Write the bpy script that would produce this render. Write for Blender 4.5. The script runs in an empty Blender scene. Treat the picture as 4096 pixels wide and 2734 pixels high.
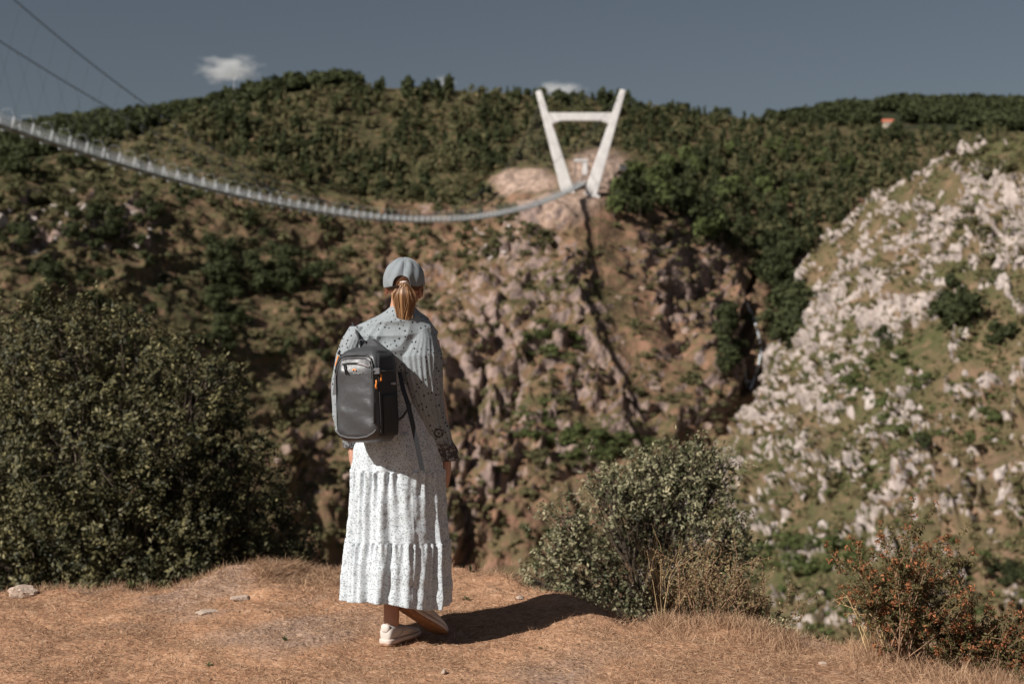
import bpy, bmesh, math, random
import numpy as np
from mathutils import Vector, Matrix, Quaternion
from mathutils.bvhtree import BVHTree
R = math.radians
random.seed(7); rng = np.random.default_rng(7)
scene = bpy.context.scene
COL = scene.collection

# ------------------------------------------------------------------ camera
F = 1422.0
CAMZ = 1.40
PITCH = math.atan(19.5 / F)
cam_d = bpy.data.cameras.new('camera'); cam = bpy.data.objects.new('camera', cam_d); COL.objects.link(cam)
cam_d.lens = 36.0 * F / 1024.0; cam_d.sensor_width = 36.0
cam_d.clip_start = 0.05; cam_d.clip_end = 40000
cam.location = (0, 0, CAMZ); cam.rotation_euler = (math.pi / 2 - PITCH, 0, 0)
cam_d.dof.use_dof = True; cam_d.dof.focus_distance = 6.25; cam_d.dof.aperture_fstop = 2.9
scene.camera = cam
ct, st = math.cos(PITCH), math.sin(PITCH)

def P(px, py, D):
    """pixel (1024x683 frame) at depth y = D  ->  world point; arrays allowed"""
    r = (np.asarray(px, float) - 512.0) / F; u = (341.5 - np.asarray(py, float)) / F
    dx = r; dy = ct + u * st; dz = -st + u * ct
    s = np.asarray(D, float) / dy
    return np.stack(np.broadcast_arrays(dx * s, dy * s, CAMZ + dz * s), -1)

def proj(x, y, z):
    zz = z - CAMZ
    f = y * ct - zz * st; u = y * st + zz * ct
    return 512 + F * x / f, 341.5 - F * u / f

# ------------------------------------------------------------------ light
SUN = Vector((0.80, 0.60, -0.72)).normalized()      # direction the light travels
sd = bpy.data.lights.new('sun', 'SUN'); sd.energy = 5.0; sd.angle = R(0.5); sd.color = (1.0, 0.955, 0.90)
sun = bpy.data.objects.new('sun', sd); COL.objects.link(sun); sun.location = (-60, -40, 60)
sun.rotation_euler = SUN.to_track_quat('-Z', 'Y').to_euler()
w = bpy.data.worlds.new('World'); scene.world = w; w.use_nodes = True
nt = w.node_tree; nt.nodes.clear()
sky = nt.nodes.new('ShaderNodeTexSky'); sky.sky_type = 'NISHITA'; sky.sun_disc = False
sky.sun_elevation = math.asin(-SUN.z); sky.sun_rotation = math.atan2(-SUN.x, -SUN.y)
sky.air_density = 1.0; sky.dust_density = 1.2; sky.ozone_density = 1.0; sky.altitude = 300
hs = nt.nodes.new('ShaderNodeHueSaturation'); hs.inputs['Saturation'].default_value = 0.70; hs.inputs['Value'].default_value = 0.57
bg = nt.nodes.new('ShaderNodeBackground'); bg.inputs['Strength'].default_value = 0.05
wo = nt.nodes.new('ShaderNodeOutputWorld')
nt.links.new(sky.outputs[0], hs.inputs['Color']); nt.links.new(hs.outputs[0], bg.inputs['Color']); nt.links.new(bg.outputs[0], wo.inputs[0])
scene.view_settings.view_transform = 'Standard'; scene.view_settings.look = 'None'
scene.view_settings.exposure = 0.27; scene.view_settings.gamma = 1.0
scene.render.engine = 'CYCLES'
scene.cycles.use_denoising = True
scene.cycles.max_bounces = 5; scene.cycles.diffuse_bounces = 2; scene.cycles.glossy_bounces = 2
scene.cycles.transmission_bounces = 2; scene.cycles.transparent_max_bounces = 6; scene.cycles.volume_bounces = 2

# ------------------------------------------------------------------ noise
def _h(ix, iy, iz, seed):
    h = (ix.astype(np.int64) * 374761393 + iy.astype(np.int64) * 668265263 + iz.astype(np.int64) * 2147483647 + seed * 974711) & 0xFFFFFFFF
    h = ((h ^ (h >> 13)) * 1274126177) & 0xFFFFFFFF
    h = ((h ^ (h >> 16)) * 2246822519) & 0xFFFFFFFF
    return h ^ (h >> 15)
def vn3(x, y, z, seed=0):
    x, y, z = np.broadcast_arrays(np.asarray(x, float), np.asarray(y, float), np.asarray(z, float))
    x0 = np.floor(x); y0 = np.floor(y); z0 = np.floor(z)
    fx = x - x0; fy = y - y0; fz = z - z0
    ux = fx*fx*fx*(fx*(fx*6-15)+10); uy = fy*fy*fy*(fy*(fy*6-15)+10); uz = fz*fz*fz*(fz*(fz*6-15)+10)
    out = 0
    for i in (0, 1):
        for j in (0, 1):
            for k in (0, 1):
                h = _h(x0 + i, y0 + j, z0 + k, seed)
                g = ((h & 1023) / 511.5 - 1) * (fx - i) + (((h >> 10) & 1023) / 511.5 - 1) * (fy - j) + (((h >> 20) & 1023) / 511.5 - 1) * (fz - k)
                out = out + g * (ux if i else 1 - ux) * (uy if j else 1 - uy) * (uz if k else 1 - uz)
    return out * 1.5
def fbm(x, y, z=0.0, seed=0, octs=4, gain=0.5):
    a = 1.0; s = 0; f = 1.0
    for o in range(octs):
        s = s + a * vn3(np.asarray(x) * f, np.asarray(y) * f, np.asarray(z) * f, seed + o * 17); a *= gain; f *= 2.03
    return s
def ridged(x, y, z=0.0, seed=0, octs=4):
    a = 1.0; s = 0; f = 1.0
    for o in range(octs):
        s = s + a * (1 - 2 * np.abs(vn3(np.asarray(x) * f, np.asarray(y) * f, np.asarray(z) * f, seed + o * 13))); a *= 0.5; f *= 2.1
    return s
def worley(x, y, seed=0):
    x0 = np.floor(x); y0 = np.floor(y); f1 = np.full(x.shape, 9.0); f2 = np.full(x.shape, 9.0); idd = np.zeros(x.shape)
    dxn = np.zeros(x.shape); dyn = np.zeros(x.shape)
    for i in (-1, 0, 1):
        for j in (-1, 0, 1):
            h = _h(x0 + i, y0 + j, x0 * 0, seed)
            cx = x0 + i + (h & 1023) / 1023.0; cy = y0 + j + ((h >> 10) & 1023) / 1023.0
            d = np.hypot(x - cx, y - cy)
            m = d < f1
            f2 = np.where(m, f1, np.minimum(f2, d)); idd = np.where(m, ((h >> 20) & 1023) / 1023.0, idd)
            dxn = np.where(m, x - cx, dxn); dyn = np.where(m, y - cy, dyn)
            f1 = np.where(m, d, f1)
    return f1, f2, idd, dxn, dyn
def sstep(a, b, x):
    t = np.clip((x - a) / (b - a), 0, 1); return t * t * (3 - 2 * t)

# ------------------------------------------------------------------ materials
def mat(name, color=(0.5, 0.5, 0.5), rough=0.6, metal=0.0, spec=0.4, noise=None, bump=None, sheen=0.0, transl=None):
    """noise=(scale, dark factor, bright factor, detail)  bump=(scale, strength, distance)"""
    m = bpy.data.materials.new(name); m.use_nodes = True; n = m.node_tree.nodes; l = m.node_tree.links
    b = n['Principled BSDF']; b.inputs['Base Color'].default_value = (*color, 1); b.inputs['Roughness'].default_value = rough
    b.inputs['Metallic'].default_value = metal; b.inputs['Specular IOR Level'].default_value = spec
    tc = n.new('ShaderNodeTexCoord')
    if noise:
        t = n.new('ShaderNodeTexNoise'); t.inputs['Scale'].default_value = noise[0]; t.inputs['Detail'].default_value = noise[3] if len(noise) > 3 else 4
        l.new(tc.outputs['Object'], t.inputs['Vector'])
        r = n.new('ShaderNodeValToRGB'); r.color_ramp.elements[0].position = 0.3; r.color_ramp.elements[1].position = 0.7
        r.color_ramp.elements[0].color = (*[c * noise[1] for c in color], 1); r.color_ramp.elements[1].color = (*[min(1, c * noise[2]) for c in color], 1)
        l.new(t.outputs['Fac'], r.inputs['Fac']); l.new(r.outputs['Color'], b.inputs['Base Color'])
    if bump:
        t = n.new('ShaderNodeTexNoise'); t.inputs['Scale'].default_value = bump[0]; t.inputs['Detail'].default_value = 5
        l.new(tc.outputs['Object'], t.inputs['Vector'])
        bp = n.new('ShaderNodeBump'); bp.inputs['Strength'].default_value = bump[1]; bp.inputs['Distance'].default_value = bump[2]
        l.new(t.outputs['Fac'], bp.inputs['Height']); l.new(bp.outputs['Normal'], b.inputs['Normal'])
    if sheen: b.inputs['Sheen Weight'].default_value = sheen
    return m

def leaf_mat(name, c0, c1, rough=0.5, transl=0.25, spec=0.4):
    """leaf colour varies per leaf (attribute 'var')"""
    m = bpy.data.materials.new(name); m.use_nodes = True; n = m.node_tree.nodes; l = m.node_tree.links
    b = n['Principled BSDF']; b.inputs['Roughness'].default_value = rough; b.inputs['Specular IOR Level'].default_value = spec
    a = n.new('ShaderNodeAttribute'); a.attribute_name = 'var'
    mx = n.new('ShaderNodeMix'); mx.data_type = 'RGBA'; mx.inputs[6].default_value = (*c0, 1); mx.inputs[7].default_value = (*c1, 1)
    l.new(a.outputs['Fac'], mx.inputs[0]); l.new(mx.outputs[2], b.inputs['Base Color'])
    if transl > 0:
        tr = n.new('ShaderNodeBsdfTranslucent'); l.new(mx.outputs[2], tr.inputs['Color'])
        ms = n.new('ShaderNodeMixShader'); ms.inputs[0].default_value = transl
        l.new(b.outputs[0], ms.inputs[1]); l.new(tr.outputs[0], ms.inputs[2]); l.new(ms.outputs[0], n['Material Output'].inputs['Surface'])
    return m

def terrain_mat(name, soil1, soil2, grass, green, rock1, rock2, sc=1.0, bumpd=0.3):
    m = bpy.data.materials.new(name); m.use_nodes = True; n = m.node_tree.nodes; l = m.node_tree.links
    b = n['Principled BSDF']; b.inputs['Roughness'].default_value = 0.95; b.inputs['Specular IOR Level'].default_value = 0.12
    tc = n.new('ShaderNodeTexCoord')
    def nz(s, det=5, dist=0.0):
        t = n.new('ShaderNodeTexNoise'); t.inputs['Scale'].default_value = s; t.inputs['Detail'].default_value = det; t.inputs['Distortion'].default_value = dist
        l.new(tc.outputs['Object'], t.inputs['Vector']); return t.outputs['Fac']
    def ramp(f, a, c):
        r = n.new('ShaderNodeMapRange'); r.inputs['From Min'].default_value = a; r.inputs['From Max'].default_value = c; l.new(f, r.inputs['Value']); return r.outputs['Result']
    def mix(f, A, B):
        x = n.new('ShaderNodeMix'); x.data_type = 'RGBA'
        if isinstance(f, float): x.inputs[0].default_value = f
        else: l.new(f, x.inputs[0])
        for i, v in ((6, A), (7, B)):
            if isinstance(v, tuple): x.inputs[i].default_value = (*v, 1)
            else: l.new(v, x.inputs[i])
        return x.outputs[2]
    def math_(op, A, B, clamp=True):
        x = n.new('ShaderNodeMath'); x.operation = op; x.use_clamp = clamp
        for i, v in ((0, A), (1, B)):
            if isinstance(v, float): x.inputs[i].default_value = v
            else: l.new(v, x.inputs[i])
        return x.outputs[0]
    at = n.new('ShaderNodeAttribute'); at.attribute_name = 'mask'; sp = n.new('ShaderNodeSeparateColor'); l.new(at.outputs['Color'], sp.inputs[0])
    rk, gn, bare = sp.outputs[0], sp.outputs[1], sp.outputs[2]
    so = mix(ramp(nz(0.22 * sc), 0.35, 0.65), soil1, soil2)
    gr = mix(ramp(nz(0.5 * sc, 6, 0.4), 0.42, 0.60), so, grass)
    so2 = mix(bare, gr, mix(ramp(nz(0.9 * sc, 6, 0.5), 0.4, 0.6), (0.46, 0.335, 0.265), (0.27, 0.19, 0.145)))
    g2 = math_('MULTIPLY', gn, ramp(nz(0.9 * sc, 6, 0.3), 0.30, 0.52))
    cc = mix(g2, so2, green)
    rc = mix(ramp(nz(0.6 * sc, 6, 0.6), 0.35, 0.68), rock1, rock2)
    rc = mix(math_('MULTIPLY', ramp(nz(1.7 * sc, 4), 0.55, 0.7), 0.6), rc, tuple(0.35 * c for c in rock1))
    rr = math_('ADD', rk, math_('MULTIPLY', math_('SUBTRACT', nz(1.3 * sc, 5), 0.5, False), 0.7, False))
    cc = mix(ramp(rr, 0.40, 0.56), cc, rc)
    l.new(cc, b.inputs['Base Color'])
    bp = n.new('ShaderNodeBump'); bp.inputs['Strength'].default_value = 0.9; bp.inputs['Distance'].default_value = bumpd
    l.new(nz(1.6 * sc, 8), bp.inputs['Height']); l.new(bp.outputs['Normal'], b.inputs['Normal'])
    return m

# ------------------------------------------------------------------ object helpers
def mesh_np(name, verts, faces=None, loops=None, sizes=None, mats=None, smooth=False):
    """fast mesh: faces = (n,3) or (n,4) array"""
    me = bpy.data.meshes.new(name); verts = np.asarray(verts, np.float32)
    me.vertices.add(len(verts)); me.vertices.foreach_set('co', verts.ravel())
    faces = np.asarray(faces, np.int32); k = faces.shape[1]
    me.loops.add(faces.size); me.loops.foreach_set('vertex_index', faces.ravel())
    me.polygons.add(len(faces)); me.polygons.foreach_set('loop_start', np.arange(0, faces.size, k, dtype=np.int32))
    me.update(calc_edges=True); me.validate()
    if smooth: me.polygons.foreach_set('use_smooth', np.ones(len(me.polygons), bool))
    for m in (mats or []): me.materials.append(m)
    return me
def attr(me, name, vals, kind='FLOAT'):
    a = me.attributes.new(name, kind, 'POINT'); vals = np.asarray(vals, np.float32)
    a.data.foreach_set('value' if kind == 'FLOAT' else 'color', vals.ravel())
def ob(name, me, parent=None, loc=(0, 0, 0)):
    o = bpy.data.objects.new(name, me); COL.objects.link(o); o.location = loc
    if parent: o.parent = parent
    return o
def tag(o, label=None, cat=None, group=None, kind=None):
    if label: o['label'] = label
    if cat: o['category'] = cat
    if group: o['group'] = group
    if kind: o['kind'] = kind
    return o
def empty(name, loc=(0, 0, 0)):
    o = bpy.data.objects.new(name, None); COL.objects.link(o); o.location = loc; o.empty_display_size = 0.1; return o

class MB:
    def __init__(s): s.v = []; s.f = []; s.n = 0
    def add(s, v, f):
        s.v.append(np.asarray(v, float)); s.f += [tuple(i + s.n for i in q) for q in f]; s.n += len(v)
    def box(s, c, size, M=None):
        c = np.asarray(c, float); h = np.asarray(size, float) / 2
        v = np.array([(x, y, z) for x in (-1, 1) for y in (-1, 1) for z in (-1, 1)]) * h
        if M is not None: v = v @ np.asarray(M).T
        s.add(v + c, [(0, 1, 3, 2), (4, 6, 7, 5), (0, 4, 5, 1), (2, 3, 7, 6), (0, 2, 6, 4), (1, 5, 7, 3)])
    def tube(s, pts, rad, k=6, cap=True, flat=1.0):
        pts = np.asarray(pts, float); n = len(pts); rad = np.broadcast_to(np.asarray(rad, float), (n,))
        t = np.gradient(pts, axis=0); t /= np.linalg.norm(t, axis=1)[:, None] + 1e-12
        up = np.array((0, 0, 1.0)) if abs(t[0][2]) < 0.9 else np.array((1.0, 0, 0)); rings = []
        a = np.linspace(0, 2 * np.pi, k, endpoint=False)
        side = np.cross(t[0], up); side /= np.linalg.norm(side)
        for i in range(n):
            side = side - t[i] * np.dot(side, t[i]); side /= np.linalg.norm(side) + 1e-12; u2 = np.cross(side, t[i])
            rings.append(pts[i] + rad[i] * (np.cos(a)[:, None] * side + flat * np.sin(a)[:, None] * u2))
        f = [(i*k + j, i*k + (j+1) % k, (i+1)*k + (j+1) % k, (i+1)*k + j) for i in range(n-1) for j in range(k)]
        if cap: f += [tuple(range(k))[::-1], tuple((n-1)*k + j for j in range(k))]
        s.add(np.concatenate(rings), f)
    def beam(s, p0, p1, w0, w1=None, h0=None, h1=None, up=(0, 0, 1)):
        """rectangular beam, w across, h along `up` side"""
        w1 = w0 if w1 is None else w1; h0 = w0 if h0 is None else h0; h1 = h0 if h1 is None else h1
        p0 = np.asarray(p0, float); p1 = np.asarray(p1, float); t = p1 - p0; t /= np.linalg.norm(t)
        sd_ = np.cross(t, up); sd_ /= np.linalg.norm(sd_); u = np.cross(sd_, t); v = []
        for p, a, b in ((p0, w0, h0), (p1, w1, h1)):
            for i, j in ((-1, -1), (1, -1), (1, 1), (-1, 1)): v.append(p + sd_ * a / 2 * i + u * b / 2 * j)
        s.add(v, [(3, 2, 1, 0), (4, 5, 6, 7), (0, 1, 5, 4), (1, 2, 6, 5), (2, 3, 7, 6), (3, 0, 4, 7)])
    def loft(s, rings, cap0=True, cap1=True, closed=True):
        rings = [np.asarray(r, float) for r in rings]; k = len(rings[0]); n = len(rings)
        f = [(i*k + j, i*k + (j+1) % k, (i+1)*k + (j+1) % k, (i+1)*k + j) for i in range(n-1) for j in range(k if closed else k - 1)]
        if cap0: f.append(tuple(range(k))[::-1])
        if cap1: f.append(tuple((n-1)*k + j for j in range(k)))
        s.add(np.concatenate(rings), f)
    def build(s, name, m, parent=None, smooth=False, bevel=0.0, subsurf=0, loc=(0, 0, 0)):
        me = bpy.data.meshes.new(name); me.from_pydata(np.concatenate(s.v).tolist(), [], s.f)
        bm = bmesh.new(); bm.from_mesh(me); bmesh.ops.recalc_face_normals(bm, faces=bm.faces); bm.to_mesh(me); bm.free()
        me.materials.append(m)
        if smooth: me.polygons.foreach_set('use_smooth', np.ones(len(me.polygons), bool))
        o = ob(name, me, parent, loc)
        if bevel: b = o.modifiers.new('bevel', 'BEVEL'); b.width = bevel; b.segments = 2; b.limit_method = 'ANGLE'
        if subsurf: b = o.modifiers.new('sub', 'SUBSURF'); b.levels = subsurf; b.render_levels = subsurf
        return o
# ================================================================== terrain
def tps_fit(ctrl, smooth=1e-3, sc=300.0):
    pts = np.array([P(a, b, d) for a, b, d in ctrl]); X = pts[:, :2] / sc; Z = pts[:, 2]
    r = np.linalg.norm(X[:, None] - X[None], axis=2); K = np.where(r > 0, r * r * np.log(r + 1e-12), 0) + smooth * np.eye(len(X))
    Q = np.c_[np.ones(len(X)), X]; A = np.block([[K, Q], [Q.T, np.zeros((3, 3))]])
    w_ = np.linalg.solve(A, np.r_[Z, 0, 0, 0])
    def f(x, y):
        x = np.asarray(x, float); y = np.asarray(y, float); s = x.shape; x = x.ravel() / sc; y = y.ravel() / sc
        out = w_[-3] + w_[-2] * x + w_[-1] * y
        for i in range(len(X)):
            rr = (x - X[i, 0])**2 + (y - X[i, 1])**2; out += w_[i] * 0.5 * rr * np.log(rr + 1e-12)
        return out.reshape(s)
    return f

def fan(f, px0, px1, npx, Ds):
    """sample a height function on a grid that is finer near the viewer"""
    a = (np.linspace(px0, px1, npx) - 512) / F
    Y, A = np.meshgrid(Ds, a, indexing='ij'); X = A * Y
    return X, Y, f(X, Y)
def normals(X, Y, Z):
    p = np.stack([X, Y, Z], -1); du = np.gradient(p, axis=1); dv = np.gradient(p, axis=0)
    n = np.cross(du, dv); n /= np.linalg.norm(n, axis=-1)[..., None] + 1e-12
    return n * np.sign(n[..., 2:3] + 1e-9)
def grid_faces(nr, nc):
    i = np.arange(nr * nc).reshape(nr, nc)
    return np.stack([i[:-1, :-1], i[:-1, 1:], i[1:, 1:], i[1:, :-1]], -1).reshape(-1, 4)
def blob(px, py, cx, cy, rx, ry, ang=0.0):
    c, s = math.cos(R(ang)), math.sin(R(ang)); dx = px - cx; dy = py - cy
    u = (dx * c + dy * s) / rx; v = (-dx * s + dy * c) / ry
    return np.clip(1.25 - (u * u + v * v), 0, 1)

# ---- main hillside across the gorge
cols = {
 -120: [(175,470),(215,400),(270,330),(360,255),(480,190),(600,150)],
 0: [(183,480),(220,410),(260,360),(320,305),(400,255),(500,205),(590,170)],
 100: [(148,560),(180,500),(220,440),(280,375),(350,320),(450,255),(580,200)],
 200: [(114,640),(145,580),(200,500),(260,435),(330,375),(420,315),(590,230)],
 300: [(92,720),(125,655),(170,580),(220,515),(280,455),(350,400),(450,335),(600,260)],
 400: [(88,780),(125,700),(170,615),(220,548),(280,490),(350,430),(450,362),(600,285)],
 500: [(95,800),(130,710),(170,615),(195,572),(230,530),(300,470),(380,420),(480,365),(620,300)],
 582: [(101,820),(130,730),(160,620),(183,552),(200,536),(250,498),(320,456),(400,412),(500,360),(620,305)],
 650: [(108,840),(140,750),(180,640),(210,585),(250,535),(320,472),(400,420),(500,362),(620,300)],
 720: [(117,860),(150,770),(200,660),(250,580),(300,515),(350,470),(400,438),(460,400),(560,350)],
 780: [(122,880),(160,790),(200,700),(250,620),(300,560),(350,510),(400,470),(480,430)],
 860: [(128,900),(160,810),(200,730),(260,650),(340,560)],
 1000: [(132,930),(165,840),(220,740),(300,640)],
 1150: [(135,950),(170,850),(240,740)]}
ctrl = []
for px, rows in cols.items():
    for py, d in rows: ctrl.append((px, py, d))
    py, d = rows[0]; ctrl.append((px, py + 45, d + 160)); ctrl.append((px, py + 90, d + 420))
f_main = tps_fit(ctrl)
Dm = np.concatenate([np.linspace(140, 640, 470), np.linspace(642, 1000, 130), np.linspace(1010, 1350, 25)])
X, Y, Z = fan(f_main, -170, 1190, 800, Dm)
N = normals(X, Y, Z); PX, PY = proj(X, Y, Z)
# slope coordinates for rock blocks
U = X + 0.15 * Y; V = Z * 1.25 + Y * 0.35
wx = U + 5 * vn3(X / 14, Y / 14, Z / 14, 3); wy = V + 5 * vn3(X / 14, Y / 14, Z / 14, 4)
f1, f2, cid, dx_, dy_ = worley(wx / 13.0, wy / 17.0, 11)
g1, g2, gid, gx, gy = worley((wx * .8 + wy * .5) / 5.5, (wy * .8 - wx * .5) / 8.0, 12)
big = fbm(X / 60, Y / 60, Z / 60, 5, 4)
# bedrock: strata run up to the right across the slope, broken into large tilted faces
c_, s_ = math.cos(R(52)), math.sin(R(52)); al = (wx * c_ + wy * s_); ac = (-wx * s_ + wy * c_)
def rid(l, sc_al, sc_ac, seed): return 1 - 2 * np.abs(fbm(al / sc_al, ac / sc_ac, l, seed, 2)) ** .85
rk = (1.0 * blob(PX, PY, 600, 330, 140, 120) + 0.9 * blob(PX, PY, 420, 430, 180, 160) + 0.8 * blob(PX, PY, 60, 225, 110, 35) + 0.45 * blob(PX, PY, 450, 250, 140, 70)
      + 0.9 * blob(PX, PY, 690, 320, 60, 120) + 0.4 * blob(PX, PY, 90, 265, 130, 60) + 0.5 * blob(PX, PY, 620, 470, 150, 90) + 0.3 * blob(PX, PY, 240, 150, 60, 25) + 0.45 * blob(PX, PY, 440, 205, 30, 15))
rk = np.clip(rk, 0, 1)
rug = (.30 + .70 * rk) * sstep(150, 215, PY); rug = np.maximum(rug, .30 * np.clip(blob(PX, PY, 525, 185, 42, 20) + blob(PX, PY, 600, 172, 40, 24) + blob(PX, PY, 560, 215, 50, 26), 0, 1))
disp = rug * (2.9 * rid(0.0, 34, 17, 301) + 2.3 * rid(3.0, 17, 11, 302) + .9 * rid(5.0, 7.5, 5, 303) + .5 * rid(7., 2.6, 1.7, 304)
      + (dx_ * (cid * 7 % 1 - .5) + dy_ * (cid * 13 % 1 - .6)) * 5.6 + (gx * (gid * 7 % 1 - .5) + gy * (gid * 11 % 1 - .6)) * 2.6 + (cid - .5) * 1.3 + (gid - .5) * 1.3)
disp += 6.0 * big * sstep(900, 300, Y) + 0.8 * fbm(X / 7, Y / 7, Z / 7, 31, 4)
# gullies that read as dark clefts in the photograph
def cleft(path, width, depth):
    out = 0
    p = np.array(path, float)
    d = np.full(PX.shape, 1e9)
    jx = PX + 26 * vn3(PX / 26, PY / 26, 0, 71) + 8 * vn3(PX / 8, PY / 8, 0, 73); jy = PY + 20 * vn3(PX / 26, PY / 26, 0, 72)
    for a, b in zip(p[:-1], p[1:]):
        ab = b - a; t = np.clip(((jx - a[0]) * ab[0] + (jy - a[1]) * ab[1]) / (ab @ ab), 0, 1)
        d = np.minimum(d, np.hypot(jx - a[0] - t * ab[0], jy - a[1] - t * ab[1]))
    return -depth * sstep(width, width * 0.25, d)
disp += cleft([(492,330),(488,380),(470,430),(462,480),(455,540),(470,590)], 12, 4)
disp += cleft([(520,380),(515,420),(500,470),(480,520)], 8, 2.5)
disp += cleft([(748,280),(738,320),(742,370),(736,410)], 9, 10) + cleft([(750,300),(752,340),(748,400)], 10, 9)
disp += cleft([(590,270),(600,300)], 6, 3) + cleft([(300,300),(330,310),(350,295)], 8, 4) + cleft([(620,400),(650,420)], 7, 3)
Zt = np.array(Z)
keep = sstep(40, 12, np.hypot(PX - 582, (PY - 190) * 2.0)) * 0.8
path_ = .70 * sstep(38, 12, np.abs(PX - np.interp(PY, [195, 250, 320, 365, 405], [586, 600, 622, 642, 664]))) * sstep(190, 205, PY) * sstep(425, 400, PY)
disp = disp * (1 - path_) + path_ * (1.9 * rug + 6.0 * big * sstep(900, 300, Y))
disp *= (1 - keep)
Xd = X + N[..., 0] * disp; Yd = Y + N[..., 1] * disp; Zd = Z + N[..., 2] * disp
grn = np.clip(0.28 + 1.0 * (PY < 200) + 0.45 * sstep(420, 180, PX) + 0.5 * blob(PX, PY, 560, 330, 70, 40) + 0.6 * blob(PX, PY, 60, 165, 110, 22, -14) + 0.9 * blob(PX, PY, 620, 440, 60, 22) + 0.5 * fbm(X / 30, Y / 30, Z / 30, 41, 3), 0, 1)
bare = np.clip(1.2 * blob(PX, PY, 525, 183, 36, 16) + 1.1 * blob(PX, PY, 600, 172, 36, 26) + 0.9 * blob(PX, PY, 560, 215, 45, 22, -20) + 0.5 * blob(PX, PY, 515, 245, 12, 40), 0, 1)
grn = np.clip(grn * (1 - 1.3 * bare), 0, 1)
me = mesh_np('hillside', np.stack([Xd, Yd, Zd], -1).reshape(-1, 3), grid_faces(*X.shape), smooth=True)
Nd = normals(Xd, Yd, Zd); steep = 1 - Nd[..., 2]
rockmask = np.clip(rk * (sstep(.30, .62, steep + .16 * fbm(X / 5, Y / 5, Z / 5, 311, 3)) * .80 + .16 * fbm(X / 12, Y / 12, Z / 12, 312, 3)) + .10 * rk + .25 * bare, 0, 1)
attr(me, 'mask', np.stack([rockmask, grn, bare, np.ones_like(bare)], -1).reshape(-1, 4), 'FLOAT_COLOR')
me.materials.append(terrain_mat('hillside_soil', (0.29, 0.160, 0.105), (0.16, 0.092, 0.062), (0.140, 0.102, 0.055), (0.072, 0.068, 0.030), (0.34, 0.245, 0.205), (0.135, 0.100, 0.090), 0.5, 0.7))
tag(ob('hillside', me), kind='structure')
main_me = me

# ---- white limestone hillside on the right
ctrl = [(1024,137,300),(1024,200,258),(1024,300,216),(1024,400,182),(1024,500,152),(1024,600,126),(1024,700,105),(1024,850,80),
 (900,197,322),(900,250,278),(900,350,226),(900,450,184),(900,550,150),(900,650,120),(900,800,90),
 (955,158,312),(860,221,332),(830,232,342),(806,262,345),(810,330,300),(800,420,244),(800,500,200),(800,600,155),(800,700,120),
 (810,345,325),(786,375,312),(764,405,292),(730,442,262),(735,500,220),(740,600,166),(690,505,232),(660,580,190),(650,680,140),
 (1150,95,285),(1150,200,240),(1150,400,165),(1150,600,112),(1150,800,80),(1300,60,270),(1300,300,190),(1300,600,110),
 (780,420,360),(745,470,330),(700,540,300),(640,620,250),(600,700,190),(580,800,140),(700,700,420),
 (900,206,340),(955,168,330),(1024,148,316),(860,234,348),(830,250,356),(1150,112,302),(925,188,335),(990,158,323),(860,330,400),(900,290,400),(960,250,400),(1024,235,400),(1150,200,400),(1300,160,400),(900,420,520),(1150,320,520)]
f_right = tps_fit(ctrl)
Dr = np.concatenate([np.linspace(62, 130, 110), np.linspace(130.6, 350, 420), np.linspace(352, 480, 25)])
X, Y, Z = fan(f_right, 600, 1240, 620, Dr)
N = normals(X, Y, Z); PX, PY = proj(X, Y, Z)
U = X * 1.0 - 0.25 * Y; V = Z * 1.2 + Y * 0.3
wx = U + 2.0 * vn3(X / 6, Y / 6, Z / 6, 53); wy = V + 2.0 * vn3(X / 6, Y / 6, Z / 6, 54)
f1, f2, cid, dx_, dy_ = worley(wx / 5.2, wy / 7.5, 61)
g1, g2, gid, gx, gy = worley(wx / 2.3, wy / 3.2, 62)
rn = 0.5 + 0.5 * fbm(X / 9, Y / 9 , Z / 12, 55, 4)
rk = 0.34 + 0.55 * blob(PX, PY, 900, 270, 150, 80, -35) + 0.75 * blob(PX, PY, 830, 430, 110, 130) + 0.12 * blob(PX, PY, 1000, 480, 120, 120) + 0.5 * blob(PX, PY, 1010, 230, 60, 60)
c_, s_ = math.cos(R(62)), math.sin(R(62)); al = (wx * c_ + wy * s_); ac = (-wx * s_ + wy * c_)
def rid(l, sc_al, sc_ac, seed): return 1 - 2 * np.abs(fbm(al / sc_al, ac / sc_ac, l, seed, 2)) ** .85
rk = 0.40 + 0.26 * blob(PX, PY, 900, 270, 150, 80, -35) + 0.30 * blob(PX, PY, 830, 430, 110, 130) + 0.14 * blob(PX, PY, 1000, 500, 120, 120) + 0.2 * blob(PX, PY, 1010, 230, 60, 60)
patch = np.clip(rk, 0, 1) * 0.50 + (rn - 0.5) * 0.55 + .36 * fbm(al / 6.0, ac / 3.0, 0, 56, 5)
cover = sstep(0.31, 0.42, patch); cover = np.where(PY < 150, cover * 0.4, cover)
disp = (.25 + .75 * cover) * (1.5 * rid(0., 12, 7, 401) + .7 * rid(2., 5, 3.4, 402) + .4 * rid(4., 2.4, 1.5, 403)
      + (dx_ * (cid * 7 % 1 - .5) + dy_ * (cid * 13 % 1 - .6)) * 2.4 + (gx * (gid * 7 % 1 - .5) + gy * (gid * 11 % 1 - .6)) * 1.1 + (gid - .5) * .5) + .9 * cover
disp += 2.6 * fbm(X / 30, Y / 30, Z / 30, 57, 4) + 0.35 * fbm(X / 2, Y / 2, Z / 2, 59, 3)
Xd = X + N[..., 0] * disp; Yd = Y + N[..., 1] * disp; Zd = Z + N[..., 2] * disp
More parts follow.
